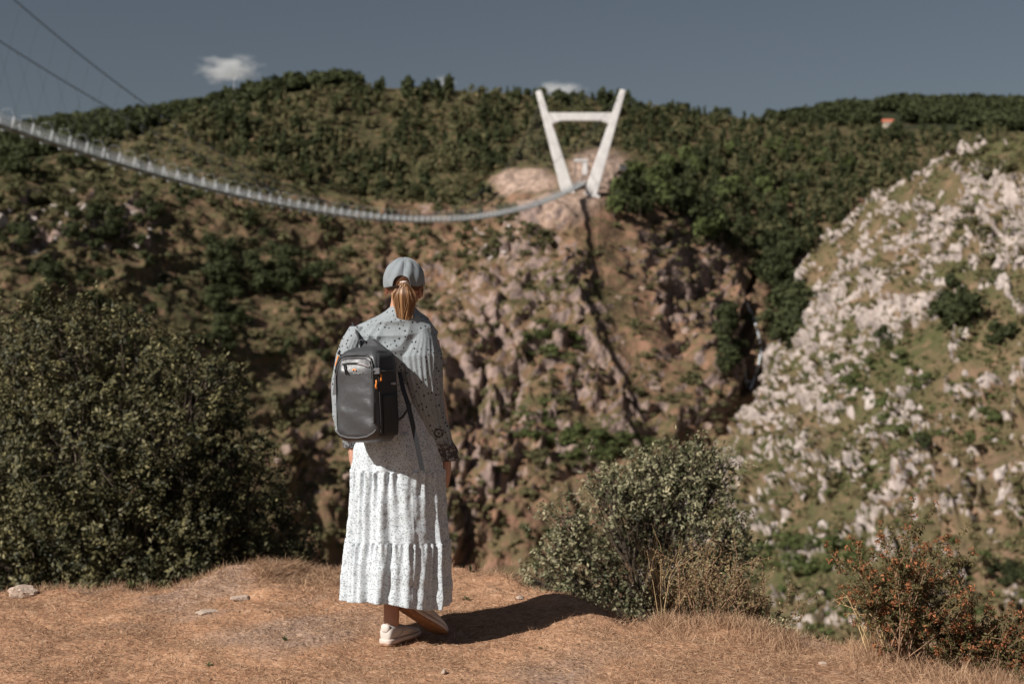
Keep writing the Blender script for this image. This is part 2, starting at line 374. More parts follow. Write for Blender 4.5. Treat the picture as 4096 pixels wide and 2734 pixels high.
grn = np.clip(0.55 + 1.1 * fbm(X / 7, Y / 7, Z / 7, 63, 3) + 0.7 * (PY < 160) + 0.8 * blob(PX, PY, 850, 560, 110, 35) + 0.5 * blob(PX, PY, 860, 360, 90, 40) + 0.5 * blob(PX, PY, 890, 450, 60, 60) - 0.9 * blob(PX, PY, 990, 500, 110, 130), 0, 1)
me = mesh_np('rocky_hill', np.stack([Xd, Yd, Zd], -1).reshape(-1, 3), grid_faces(*X.shape), smooth=True)
Nd = normals(Xd, Yd, Zd); rockmask = np.clip(cover * (.34 + .5 * sstep(.22, .5, 1 - Nd[..., 2])) * (1 - .28 * sstep(880, 1000, PX) * sstep(380, 500, PY)), 0, 1)
attr(me, 'mask', np.stack([rockmask, grn, 0 * grn, np.ones_like(grn)], -1).reshape(-1, 4), 'FLOAT_COLOR')
me.materials.append(terrain_mat('limestone_hill', (0.235, 0.150, 0.095), (0.145, 0.098, 0.060), (0.125, 0.098, 0.052), (0.080, 0.078, 0.034), (0.46, 0.385, 0.345), (0.19, 0.155, 0.140), 0.7, 0.30))
tag(ob('rocky_hill', me), kind='structure')
right_me = me

# ---- distant ridges and valley floor
def far_sheet(name, ctrl, px0, px1, Ds, seed, m):
    f = tps_fit(ctrl, sc=900.0)
    X, Y, Z = fan(f, px0, px1, 220, Ds)
    Z = Z + 6 * fbm(X / 90, Y / 90, 0, seed, 4)
    me = mesh_np(name, np.stack([X, Y, Z], -1).reshape(-1, 3), grid_faces(*X.shape), smooth=True)
    attr(me, 'mask', np.tile(np.array([0, 1.0, 0, 1.0]), (X.size, 1)), 'FLOAT_COLOR')
    me.materials.append(m); tag(ob(name, me), kind='structure'); return me
farm = terrain_mat('far_forest_floor', (0.12, 0.09, 0.05), (0.08, 0.06, 0.04), (0.05, 0.05, 0.025), (0.028, 0.032, 0.016), (0.2, 0.18, 0.16), (0.1, 0.1, 0.09), 0.1, 1.0)
farL = far_sheet('far_ridge', [(-300,145,1500),(-100,141,1500),(0,136,1500),(60,131,1480),(130,127,1450),(220,112,1450),(330,86,1400),(450,110,1400),
   (-300,210,1000),(0,205,1000),(130,195,1000),(300,170,1000),(450,170,1000),(-300,180,1900),(0,175,1900),(200,160,1900),(450,170,1900)], -300, 450, np.linspace(950, 1900, 60), 91, farm)
farR = far_sheet('distant_hill', [(640,135,1500),(740,124,1500),(790,122,1450),(840,114,1420),(900,107,1400),(960,105,1380),(1024,107,1370),(1200,100,1350),
   (700,150,1150),(800,138,1180),(887,131,1190),(960,131,1180),(1040,134,1160),(1200,130,1150),(740,180,1000),(900,175,1000),(1100,175,1000),(700,170,1900),(900,150,1900),(1150,150,1900)], 660, 1220, np.linspace(960, 1900, 70), 92, farm)
g = np.linspace(-1, 1, 61); g = np.sign(g) * np.abs(g)**2.2 * 16000; GX, GY = np.meshgrid(g, g + 800)
GZ = -78 + 5 * fbm(GX / 200, GY / 200, 0, 95, 3)
me = mesh_np('ground', np.stack([GX, GY, GZ], -1).reshape(-1, 3), grid_faces(61, 61), smooth=True)
me.materials.append(mat('valley_ground', (0.10, 0.09, 0.045), 0.95, noise=(0.02, 0.6, 1.3))); tag(ob('ground', me), kind='structure')

# ---- foreground knoll
ce = np.array([(-300,600,7.3),(-100,596,7.3),(0,592,7.4),(60,590,7.45),(130,584,7.5),(200,578,7.6),(262,571,7.6),(330,572,7.7),(400,572,7.7),(455,569,7.7),(500,573,7.6),(545,584,7.35),(580,597,7.15),(605,609,7.0),(622,619,6.85),(650,619,6.9),(700,622,6.9),
               (760,630,6.8),(800,638,6.7),(850,644,6.6),(900,650,6.5),(960,664,6.3),(1024,683,6.05),(1150,715,5.7),(1400,760,5.2)])
cz = P(ce[:, 0], ce[:, 1], ce[:, 2])[:, 2]
def f_fg(X, Y, detail=True):
    px = 512 + F * X / np.maximum(Y, 0.5)
    De = np.interp(px, ce[:, 0], ce[:, 2]); Ze = np.interp(px, ce[:, 0], cz)
    t = np.clip(Y / De, 0, 1)
    near = -0.02 + 0.0 * X
    Zi = near + (Ze - near) * sstep(0.80, 1.0, t)
    # hollow to the right of the walker where her shadow falls
    d = np.maximum(Y - De, 0)
    Zo = -0.55 * d - 0.5 * d * d / (d + 0.6) - 0.12 * np.sqrt(d + 1e-9) * sstep(0, .5, d)
    z = Zi + Zo
    if detail:
        z = z + 0.045 * fbm(X / .9, Y / .7, 0, 101, 3) * sstep(0.0, 1.0, np.abs(Y - 6.3)) + 0.016 * fbm(X / 0.24, Y / 0.24, 0, 102, 4)
        z = z - 0.05 * sstep(0.6, 0.0, np.abs(Y - De)) * fbm(X / .42, Y / .5, 0, 103, 3)
    return z
ys = np.concatenate([np.linspace(-3, 4.6, 60), np.linspace(4.62, 8.4, 330), np.linspace(8.5, 16, 60), np.linspace(17, 60, 30)])
xs = np.linspace(-1, 1, 520)
YY = np.repeat(ys[:, None], 520, 1); XX = xs[None, :] * (4.2 + 0.75 * np.maximum(YY, 0))
ZZ = f_fg(XX, YY)
me = mesh_np('knoll', np.stack([XX, YY, ZZ], -1).reshape(-1, 3), grid_faces(*XX.shape), smooth=True)
def knoll_mat():
    m = bpy.data.materials.new('dry_ground'); m.use_nodes = True; n = m.node_tree.nodes; l = m.node_tree.links
    b = n['Principled BSDF']; b.inputs['Roughness'].default_value = 0.95; b.inputs['Specular IOR Level'].default_value = 0.1
    tc = n.new('ShaderNodeTexCoord')
    def nz(s, det, vec=None, dist=0.0):
        t = n.new('ShaderNodeTexNoise'); t.inputs['Scale'].default_value = s; t.inputs['Detail'].default_value = det; t.inputs['Distortion'].default_value = dist
        l.new(vec or tc.outputs['Object'], t.inputs['Vector']); return t.outputs['Fac']
    def ramp(f, stops):
        r = n.new('ShaderNodeValToRGB'); e = r.color_ramp.elements
        while len(e) < len(stops): e.new(0.5)
        for k, (p_, c) in enumerate(stops): e[k].position = p_; e[k].color = (*c, 1)
        l.new(f, r.inputs['Fac']); return r.outputs['Color']
    def mix(f, A, B, mode='MIX', fac=None):
        x = n.new('ShaderNodeMix'); x.data_type = 'RGBA'; x.blend_type = mode
        if f is None: x.inputs[0].default_value = fac
        else: l.new(f, x.inputs[0])
        l.new(A, x.inputs[6]); l.new(B, x.inputs[7]); return x.outputs[2]
    big = ramp(nz(1.3, 6, dist=0.4), [(0.30, (0.135, 0.075, 0.05)), (0.50, (0.31, 0.165, 0.098)), (0.70, (0.49, 0.29, 0.18))])
    fine = ramp(nz(26, 8, dist=1.2), [(0.30, (0.22, 0.13, 0.08)), (0.5, (0.5, 0.27, 0.15)), (0.72, (0.74, 0.50, 0.33))])
    c = mix(None, big, fine, fac=0.5)
    dust = n.new('ShaderNodeMapRange'); dust.inputs['From Min'].default_value = 0.53; dust.inputs['From Max'].default_value = 0.60
    l.new(nz(0.8, 4, dist=0.6), dust.inputs['Value'])
    c = mix(dust.outputs[0], c, ramp(nz(48, 8), [(0.32, (0.17, 0.105, 0.075)), (0.5, (0.33, 0.215, 0.155)), (0.72, (0.52, 0.37, 0.27))]))
    l.new(c, b.inputs['Base Color'])
    bp = n.new('ShaderNodeBump'); bp.inputs['Strength'].default_value = 0.9; bp.inputs['Distance'].default_value = 0.018
    l.new(nz(34, 9, dist=0.8), bp.inputs['Height']); l.new(bp.outputs['Normal'], b.inputs['Normal'])
    return m
me.materials.append(knoll_mat()); tag(ob('knoll', me), kind='structure')
knoll_me = me

def bvh(me):
    return BVHTree.FromPolygons([v.co[:] for v in me.vertices], [p.vertices[:] for p in me.polygons])
BV = {'main': bvh(main_me), 'right': bvh(right_me), 'farL': bvh(farL), 'farR': bvh(farR), 'knoll': bvh(knoll_me)}
def pick(px, py, only=None):
    """nearest terrain point seen along that pixel's ray: (kind, location, normal, distance)"""
    o = Vector((0, 0, CAMZ)); p = P(px, py, 10.0); d = (Vector(p.tolist()) - o).normalized(); best = None
    for k, b in BV.items():
        if only and k not in only: continue
        h = b.ray_cast(o, d)
        if h[0] is not None and (best is None or h[3] < best[3]): best = (k, h[0], h[1], h[3])
    return best
def drop(x, y, key):
    h = BV[key].ray_cast(Vector((x, y, 900)), Vector((0, 0, -1))); return h[0].z if h[0] is not None else None
# ================================================================== the footbridge
T = np.array((27.0, 543.0)); DIR = np.array((-0.26, -0.966)); DIR /= np.linalg.norm(DIR); SIDE = np.array((-DIR[1], DIR[0]))
scr = np.array([(0,124),(50,139),(100,157),(150,174),(200,189),(250,200),(300,209),(350,216),(400,221),(450,220.5),(500,213),(540,203),(575,189)], float)
ss = []; zz = []
for px, py in scr:
    r = (px - 512) / F; s = (T[0] - r * T[1]) / (r * DIR[1] - DIR[0]); q = T + DIR * s
    ss.append(s); zz.append(P(px, py, q[1])[2])
co = np.polyfit(ss, zz, 2)
def deck_z(s): return np.polyval(co, s)
def at(s, side, z): q = T + DIR * s + SIDE * side; return np.array((q[0], q[1], z))
steel = mat('bridge_grey_steel', (0.52, 0.54, 0.55), 0.4, 0.6, noise=(0.8, 0.8, 1.15))
mesh_m = mat('deck_grating', (0.30, 0.31, 0.31), 0.5, 0.5, noise=(2.0, 0.7, 1.2))
white_m = mat('white_frame_paint', (0.48, 0.49, 0.50), 0.4, 0.3)
conc = mat('white_concrete', (0.76, 0.73, 0.71), 0.75, noise=(0.35, 0.80, 1.05), bump=(1.5, 0.3, 0.05))
cab_m = mat('cable_steel', (0.14, 0.15, 0.155), 0.45, 0.5)
zT = deck_z(0.0)
bridge = tag(empty('suspension_footbridge', (T[0], T[1], zT)), 'long grey suspension footbridge sagging across the gorge to a white V shaped pylon', 'bridge')
def bpart(mb, name, m, parent=bridge, **k):
    mb.v = [v - np.array((T[0], T[1], zT)) for v in mb.v]; return mb.build(name, m, parent, **k)
# deck: grating walkway between two edge channels
SMAX = 420.0; SP = 4.5; nmod = int(SMAX / SP)
mb = MB(); g_ = MB(); rl = MB()
for i in range(nmod):
    s0, s1 = i * SP, (i + 1) * SP - 0.06; a0, a1 = deck_z(s0), deck_z(s1)
    g_.beam(at(s0, 0, a0), at(s1, 0, a1), 1.30, h0=0.05)
    for sd_ in (-0.72, 0.72):
        mb.beam(at(s0, sd_, a0), at(s1, sd_, a1), 0.12, h0=0.24)
        for k_, hh in enumerate((0.45, 0.90, 1.35)): rl.beam(at(s0, sd_ * (1 + 0.12 * (k_ + 1)), a0 + hh), at(s1, sd_ * (1 + 0.12 * (k_ + 1)), a1 + hh), 0.03, h0=0.05)
        for q in range(15):
            s = s0 + 0.3 * q; rl.beam(at(s, sd_ * 1.03, deck_z(s) + .1), at(s, sd_ * 1.4, deck_z(s) + 1.35), 0.05, h0=0.02)
bpart(g_, 'walkway', mesh_m); bpart(mb, 'edge_channel', steel); bpart(rl, 'railing', steel)
# portal frames, one per module
def hoop_mesh():
    m_ = MB(); S3 = np.array((SIDE[0], SIDE[1], 0)); D3 = (DIR[0], DIR[1], 0)
    p = lambda s, z: S3 * s + np.array((0, 0, z))
    for s in (-1, 1):
        m_.beam(p(0.74 * s, -0.25), p(1.12 * s, 1.45), 0.16, 0.26, 0.08, up=D3)       # flared plate, bright in the sun
        m_.beam(p(1.12 * s, 1.45), p(0.62 * s, 2.55), 0.025, h0=0.025, up=D3)
    m_.beam(p(-0.62, 2.55), p(0.62, 2.55), 0.028, h0=0.028, up=D3)
    m_.beam(p(-0.74, -0.30), p(0.74, -0.30), 0.16, h0=0.12, up=D3)
    return m_
h0 = hoop_mesh().build('portal_frame', white_m, bridge)
for i in range(nmod):
    c = h0 if i == 0 else h0.copy()
    if i: COL.objects.link(c); c.parent = bridge
    q = at(i * SP, 0, deck_z(i * SP)); c.location = q - np.array((T[0], T[1], zT))
# V pylon
tower = tag(empty('pylon'), 'white concrete V shaped pylon with an upper crossbeam'); tower.parent = bridge
S3 = np.array((SIDE[0], SIDE[1], 0.0))
def ptw(px, py): return P(px, py, T[1]) - np.array((T[0], T[1], zT))
Vb = [ptw(567, 189), ptw(592, 189)]; Vt = [ptw(538.5, 91), ptw(623, 90)]
for b_, t_ in zip(Vb, Vt):
    m_ = MB(); m_.beam(b_ + (b_ - t_) * 0.10, t_, 5.0, 2.1, 4.0, 2.4, up=(0, 1, 0)); m_.build('pylon_leg', conc, tower, bevel=0.25)
def lerp(a, b, t): return a + (b - a) * t
m_ = MB(); A = lerp(Vb[0], Vt[0], 0.725); B = lerp(Vb[1], Vt[1], 0.735); zc = (A[2] + B[2]) / 2; A[2] = B[2] = zc
xa, xb = A[0] + 1.2, B[0] - 1.2; y0, y1 = -1.35, 1.35
prof = [(xa - .6, 1.6), (xb + .6, 1.6), (xb + .1, -3.0), (xb - 4.4, -1.35), (xa + 4.4, -1.35), (xa - .1, -3.0)]
r0 = [(x, y0, zc + z) for x, z in prof]; r1 = [(x, y1, zc + z) for x, z in prof]
m_.loft([r0, r1]); m_.build('crossbeam', conc, tower, bevel=0.12)
m_ = MB()
for b_ in Vb: m_.box(b_ + np.array((0, 0, -5.0)), (5.6, 5.6, 5)); 
m_.build('plinth', conc, tower, bevel=0.1)
# main cables: from the pylon tips to midspan and up again to the near side
zm = deck_z(236) + 1.4
def cab(s, sd_):
    t = (s - 236) / (236.0 if s < 236 else 258.0); topz = zT + Vt[0][2] - 1.0
    return at(s, sd_ * (1.3 + (16.0 - 1.3) * t * t), zm + (topz - zm) * t * t)
for sd_ in (-1, 1):
    m_ = MB(); sv = np.linspace(0, 480, 110); pts = np.array([cab(s, sd_) for s in sv])
    m_.tube(pts, np.full(len(pts), 0.085), 6); bpart(m_, 'main_cable', cab_m, smooth=True)
# backstays behind the pylon
for sd_, t_ in zip((-1, 1), Vt):
    m_ = MB(); e = t_ + np.array((-10 * (-1 if t_[0] > 0 else 1) * 0, 55, -30)); m_.tube([t_, e], [0.12, 0.12], 5); m_.build('backstay', cab_m, tower)
hg = MB(); n_h = 0
for i in range(1, nmod):
    s = i * SP
    for sd_ in (-1, 1):
        a = at(s, 1.1 * sd_, deck_z(s) + 1.3); b_ = cab(s, sd_)
        if b_[2] - a[2] < 0.3: continue
        if s > 275 and n_h < 98:
            m_ = MB(); m_.tube([a, b_], [0.02, 0.02], 4); m_.beam(b_ - np.array((0, 0, .35)), b_ + np.array((0, 0, .12)), 0.13, h0=0.13, up=(0, 1, 0)); bpart(m_, 'hanger', cab_m); n_h += 1
        else: hg.tube([a, b_], [0.02, 0.02], 3)
o = bpart(hg, 'hanger', cab_m); o['kind'] = 'stuff'
# small portal building behind the pylon and the block beside it
hut = tag(empty('kiosk', tuple(P(581, 169.5, 566))), 'small white concrete kiosk behind the feet of the pylon', 'kiosk')
m_ = MB(); m_.box((0, 0, 3.6), (5.2, 3.0, 1.0)); m_.build('roof', conc, hut, bevel=.05)
m_ = MB(); m_.box((1.5, 0, .55), (1.8, 2.4, 5.1)); m_.build('wall', conc, hut)
m_ = MB(); m_.box((-2.2, .4, .55), (0.35, 1.6, 5.1)); m_.build('column', mat('dark_steel', (.06, .06, .06), .6), hut)
b_ = MB(); b_.box((0, 0, 0), (2.6, 2.2, 2.0)); b_.box((0, 0, 1.15), (3.0, 2.6, .3)); o = b_.build('cabin', conc, None, bevel=.06, loc=tuple(P(623, 168, 560)))
tag(o, 'tiny white cabin on the bare terrace right of the pylon', 'cabin')
# ================================================================== vegetation
def leafcloud(centers, normals_, size, r, aspect=1.0, tri=True, jit=0.6, seed=0):
    """many small leaf faces; returns verts, faces"""
    n = len(centers); nn = normals_ + r.normal(0, jit, (n, 3)); nn /= np.linalg.norm(nn, axis=1)[:, None] + 1e-9
    a = np.cross(nn, r.normal(0, 1, (n, 3))); a /= np.linalg.norm(a, axis=1)[:, None] + 1e-9; b = np.cross(nn, a)
    s = np.asarray(size)[:, None] if np.ndim(size) else size
    if tri:
        v = np.stack([centers + a * s, centers - a * s * .5 + b * s * .87 * aspect, centers - a * s * .5 - b * s * .87 * aspect], 1)
        f = np.arange(3 * n).reshape(n, 3)
    else:   # pointed four-cornered leaf
        v = np.stack([centers - a * s, centers + b * s * aspect + nn * s * .12, centers + a * s, centers - b * s * aspect + nn * s * .12], 1)
        f = np.arange(4 * n).reshape(n, 4)
    return v.reshape(-1, 3), f
def crown_points(r, n, lumps):
    L = np.array(lumps, float); wgt = L[:, 3]**2; k = r.choice(len(L), n, p=wgt / wgt.sum())
    d = r.normal(0, 1, (n, 3)); d /= np.linalg.norm(d, axis=1)[:, None]
    rad = L[k, 3] * (0.55 + 0.5 * r.random(n)**0.6) * (1 + 0.16 * np.sin(d[:, 0] * 7 + k) * np.cos(d[:, 2] * 6 + k * 2))
    sq = L[k, 4] if L.shape[1] > 4 else 1.0
    p = L[k, :3] + d * rad[:, None]; p[:, 2] = L[k, 2] + d[:, 2] * rad * sq
    return p, d
def proto(kind, seed, n):
    """unit-high plant: (crown verts, faces), (trunk MB)"""
    r = np.random.default_rng(seed); lumps = []
    if kind == 'round':
        lumps = [(0, 0, .55, .30)] + [(r.normal(0, .17), r.normal(0, .17), r.uniform(.30, .80), r.uniform(.14, .24)) for _ in range(7)]
    elif kind == 'pine':
        lumps = [(r.normal(0, .05), r.normal(0, .05), .30 + .6 * i / 7, .17 * (1.15 - .6 * i / 7) * r.uniform(.8, 1.2)) for i in range(8)]
    elif kind == 'umbrella':
        lumps = [(r.normal(0, .2), r.normal(0, .2), r.uniform(.70, .88), r.uniform(.13, .2)) for _ in range(8)]
    else:
        lumps = [(0, 0, .35, .45)] + [(r.normal(0, .35), r.normal(0, .35), r.uniform(.2, .65), r.uniform(.22, .38)) for _ in range(6)]
    p, d = crown_points(r, n, lumps); p[:, 2] = np.maximum(p[:, 2], .02)
    sz = (0.055 if kind != 'scrub' else .10) * (200 / n)**0.5 * r.uniform(.7, 1.4, n)
    v, f = leafcloud(p, d * 1.0 + np.array((-.2, -.15, .35)), sz * (1.5 if kind != 'scrub' else 1.1), r, jit=0.5)
    return v, f, r.random(n)
CR = {'dark': leaf_mat('dark_crown', (0.035, 0.045, 0.019), (0.090, 0.100, 0.042), 0.8, 0.3, 0.2),
      'olive': leaf_mat('olive_crown', (0.085, 0.088, 0.040), (0.190, 0.175, 0.085), 0.8, 0.3, 0.2),
      'green': leaf_mat('green_crown', (0.070, 0.090, 0.032), (0.150, 0.175, 0.062), 0.8, 0.3, 0.2),
      'scrub': leaf_mat('scrub_crown', (0.130, 0.115, 0.055), (0.270, 0.220, 0.115), 0.85, 0.3, 0.2)}
bark = mat('bark', (0.10, 0.075, 0.055), 0.9, noise=(6, 0.6, 1.4), bump=(20, 0.5, 0.02))
PROT = {}
def get_proto(kind, col, i):
    key = (kind, col, i)
    if key not in PROT:
        v, f, var = proto(kind, hash((kind, i)) % 9999 if False else (len(kind) * 31 + i * 7), {'scrub': 150}.get(kind, 260))
        me = mesh_np('crown', v, f, mats=[CR[col]]); attr(me, 'var', np.repeat(var, 3))
        tm = None
        if kind != 'scrub':
            m_ = MB(); hh = {'umbrella': .8, 'pine': .8}.get(kind, .55)
            m_.tube([(0, 0, -.12), (.01, 0, .2), (-.01, .01, hh)], [.035, .026, .01], 6)
            for q in range(4):
                a = q * 1.7; m_.tube([(0, 0, hh * (.45 + .1 * q)), (math.cos(a) * .1, math.sin(a) * .1, hh * (.65 + .1 * q))], [.012, .005], 4)
            t_ = m_.build('trunk', bark); tm = t_.data; bpy.data.objects.remove(t_)
        PROT[key] = (me, tm)
    return PROT[key]
# every planting: (cx, cy, rx, ry, count, kind, colour, min height m, max height m, only, zone)
ZL = {'ridge': ('tree standing on the wooded ridge line against the sky', 'trees along the wooded ridge'),
      'right_pylon': ('dark rounded tree on the slope right of the white pylon', 'dark trees right of the pylon'),
      'gorge': ('dark green tree in the gorge beside the waterfall', 'trees in the gorge by the waterfall'),
      'left': ('dark bushy tree on the brown slope below the footbridge on the left', 'trees on the slope left of the walker'),
      'hump': ('rounded dark tree on the grassy hump left of the ridge', 'trees on the grassy hump'),
      'far': ('far dark tree on the distant ridge at the right', 'trees on the distant right ridge'),
      'slope': ('low olive shrub on the brown slope across the gorge', 'shrubs on the brown slope'),
      'green': ('bright green shrub low on the slope right of the walker', 'green shrubs low on the far slope'),
      'white': ('low green shrub among the pale rocks of the right hillside', 'shrubs among the pale rocks')}
plant = [
 (415,96,40,10,8,'pine','dark',8,13,('main',),'ridge'),(395,80,16,4,7,'umbrella','dark',12,16,('main',),'ridge'),(452,92,12,5,4,'pine','dark',10,14,('main',),'ridge'),
 (250,98,25,4,6,'round','dark',6,9,('main',),'ridge'),(560,101,60,5,12,'round','dark',5,9,('main',),'ridge'),(610,104,30,4,7,'pine','dark',7,11,('main',),'ridge'),(330,88,60,4,8,'round','olive',3,6,('main',),'ridge'),(690,113,70,5,14,'round','dark',5,8,('main',),'ridge'),(880,140,45,6,12,'round','dark',6,10,('main',),'ridge'),(975,128,45,4,10,'round','dark',6,9,('main',),'ridge'),(785,122,40,5,8,'round','dark',5,8,('main',),'ridge'),
 (208,108,12,6,7,'round','dark',9,13,('main',),'hump'),(178,118,12,6,4,'round','dark',6,9,('main',),'hump'),(140,128,16,6,6,'round','dark',8,12,('main',),'hump'),(118,134,10,5,4,'round','dark',9,12,('main',),'hump'),(230,120,16,14,7,'round','dark',8,12,('main',),'hump'),(60,160,50,10,7,'round','dark',5,8,('main',),'hump'),(15,170,20,10,8,'round','dark',7,11,('main',),'hump'),
 (700,205,90,40,52,'round','dark',8,14,('main',),'right_pylon'),(760,170,90,25,16,'round','green',7,12,('main',),'right_pylon'),(645,195,22,25,12,'round','dark',8,12,('main',),'right_pylon'),(720,235,70,15,10,'round','olive',3,6,('main',),'right_pylon'),
 (780,262,24,28,18,'round','dark',8,12,('main',),'gorge'),(787,318,14,36,14,'round','dark',7,11,('main','right'),'gorge'),(727,345,11,36,13,'round','dark',6,10,('main',),'gorge'),(768,280,10,12,5,'round','dark',6,9,('main',),'gorge'),
 (240,265,35,40,16,'round','dark',5,10,('main',),'left'),(310,278,35,28,12,'round','dark',5,9,('main',),'left'),(230,320,25,30,14,'round','dark',5,9,('main',),'left'),(95,235,30,20,12,'round','dark',4,8,('main',),'left'),(20,245,20,12,6,'round','dark',4,6,('main',),'left'),(70,280,40,14,9,'round','dark',3,6,('main',),'left'),(140,215,20,12,5,'round','dark',4,7,('main',),'left'),
 (550,345,30,24,20,'scrub','green',2,4,('main',),'slope'),(430,280,120,60,26,'scrub','olive',1.5,3.5,('main',),'slope'),(120,200,120,30,24,'scrub','olive',2,4,('main',),'slope'),(550,380,40,30,14,'scrub','olive',1.5,3,('main',),'slope'),(680,420,50,40,20,'scrub','olive',1.5,3,('main',),'slope'),
 (600,445,55,16,40,'scrub','green',2,4,('main',),'green'),(530,420,25,24,16,'scrub','green',2,3.5,('main',),'green'),(560,460,60,14,16,'scrub','olive',2,3,('main',),'green'),

 (815,555,60,18,36,'scrub','green',1.0,2.0,('right',),'white'),(870,380,70,30,22,'scrub','green',1.0,2.2,('right',),'white'),(940,420,60,50,14,'scrub','green',1.0,2.0,('right',),'white'),(980,250,40,40,14,'scrub','olive',1.5,2.6,('right',),'white'),(985,160,40,20,18,'scrub','olive',1.5,3,('right',),'white'),
 (925,101,75,3,16,'round','dark',11,16,('farR',),'far'),(985,103,60,2,10,'umbrella','dark',12,18,('farR',),'far')]
def foot(px, py, only):
    h = pick(px, py)
    if h is None or h[0] not in only: return None
    return h
nplace = 0
for (cx, cy, rx, ry, cnt, kind, colr, h0_, h1_, only, zone) in plant:
    lab, grp = ZL[zone]
    for q in range(cnt):
        if zone == 'right_pylon' and colr == 'dark' and q % 3 == 0: colr_ = 'green'
        else: colr_ = colr
        for _try in range(6):
            a = random.uniform(0, 2 * math.pi); rr = math.sqrt(random.random()); px = cx + rx * rr * math.cos(a); py = cy + ry * rr * math.sin(a)
            h = foot(px, py, only)
            if h: break
        if not h: continue
        k, loc, nrm, dist = h
        hgt = random.uniform(h0_, h1_); cme, tme = get_proto(kind, colr_, random.randrange(3))
        if kind == 'scrub':
            o = ob('shrub', cme); o['category'] = 'shrub'
        else:
            o = empty('tree'); ob('crown', cme, o); ob('trunk', tme, o); o['category'] = 'tree'
        o['label'] = lab; o['group'] = grp
        o.location = loc - Vector((0, 0, hgt * .06)); wsc = hgt * random.uniform(.85, 1.25); o.scale = (wsc, wsc, hgt if kind != 'scrub' else hgt * .8)
        o.rotation_euler.z = random.uniform(0, 6.28); nplace += 1
print('individual plants', nplace)

def merged(name, specs, colr, kind, seed, n=70, kindtag='stuff', label=None, cat=None):
    """specs: rows x, y, z, height"""
    r = np.random.default_rng(seed); S = np.array(specs); ps = [proto(kind, seed + i, n) for i in range(8)]
    V_, F_, A_ = [], [], []; off = 0
    for i, (x, y, z, h) in enumerate(S):
        v, f, var = ps[r.integers(8)]; a = r.uniform(0, 6.28); c, s = math.cos(a), math.sin(a); wv = h * (r.uniform(.8, 1.3) if kind != 'pine' else r.uniform(.6, 1.0))
        vv = np.empty_like(v); vv[:, 0] = (v[:, 0] * c - v[:, 1] * s) * wv + x; vv[:, 1] = (v[:, 0] * s + v[:, 1] * c) * wv + y; vv[:, 2] = v[:, 2] * h + z - h * .06
        V_.append(vv); F_.append(f + off); off += len(v); A_.append(np.repeat(np.clip(var * .6 + r.uniform(-.1, .5), 0, 1), 3))
    me = mesh_np(name, np.concatenate(V_), np.concatenate(F_), mats=[CR[colr]]); attr(me, 'var', np.concatenate(A_))
    o = ob(name, me); tag(o, label, cat, kind=kindtag); return o
def region(test, n, only, h0_, h1_, x0=-20, x1=1060, y0=70, y1=600, push=0):
    out = []; t = 0
    while len(out) < n and t < n * 12:
        t += 1; px = random.uniform(x0, x1); py = random.uniform(y0, y1)
        if random.random() > test(px, py): continue
        h = pick(px, py)
        if h is None or h[0] not in only: continue
        loc = h[1]; out.append((loc.x, loc.y, loc.z, random.uniform(h0_, h1_)))
    return out
pts_y = np.interp
def nzs(px, py, s, seed): return float(vn3(np.array([px / s]), np.array([py / s]), 0, seed)[0])
wood_lo = lambda px: float(np.interp(px, [0, 100, 180, 240, 330, 420, 470, 520, 600, 640, 700, 760, 830, 900, 1040], [150, 150, 135, 165, 190, 205, 205, 190, 165, 175, 235, 260, 250, 200, 180]))
def bare_at(px, py): return max(0, 1.2 - ((px - 525) / 40)**2 - ((py - 185) / 18)**2, 1.2 - ((px - 600) / 42)**2 - ((py - 172) / 24)**2, 0.9 - ((px-560)/40)**2 - ((py-215)/14)**2)
def t_wood(px, py):
    if py > wood_lo(px) or bare_at(px, py) > 0: return 0
    if px < 240: return 0.0 if py < 0 else (0.25 if px < 180 else .6)
    return (1.0 if nzs(px, py, 16, 5) > -0.12 else .18) * (.75 if px < 470 else 1)
a_ = region(t_wood, 1000, ('main',), 2.5, 6.5, 100, 1045, 75, 270); merged('forest', a_, 'olive', 'round', 301, 80)
b_ = region(lambda px, py: t_wood(px, py) * (1 if nzs(px, py, 60, 44) > -.05 or px > 620 else .2), 950, ('main',), 4, 9, 180, 1045, 75, 270); merged('forest', b_, 'dark', 'pine', 311, 80)
c_ = region(t_wood, 900, ('main',), 2.5, 7, 180, 1045, 75, 270); merged('forest', c_, 'olive', 'pine', 321, 70); c_ = region(t_wood, 900, ('main',), 1.5, 3.5, 180, 900, 75, 270); merged('forest', c_, 'scrub', 'scrub', 322, 40)
d_ = region(lambda px, py: 0.0 if (872 < px < 905 and py > 112) or (872 < px < 965 and 124 < py < 134) else 1.0, 1700, ('farR',), 8, 14, 740, 1030, 90, 150); merged('distant_forest', d_, 'dark', 'round', 331, 70)
d_ = region(lambda px, py: 1.0, 900, ('farL',), 12, 18, -10, 360, 75, 170); merged('distant_forest', d_, 'dark', 'round', 341, 60)
def t_slope(px, py):
    if px < 240 and py < 175: return .8
    if py < wood_lo(px) * .95 or bare_at(px, py) > 0: return 0
    v = nzs(px, py, 40, 8) + .5 * nzs(px, py, 15, 9)
    return .12 + (.88 if v > .12 else 0) * (1.0 if px < 480 or py < 240 else .7)
e_ = region(t_slope, 2600, ('main',), .5, 1.7, -10, 800, 120, 600); merged('scrub', e_, 'scrub', 'scrub', 351, 34)
e_ = region(t_slope, 650, ('main',), .8, 2.6, -10, 800, 120, 600); merged('scrub', e_, 'olive', 'scrub', 361, 40)
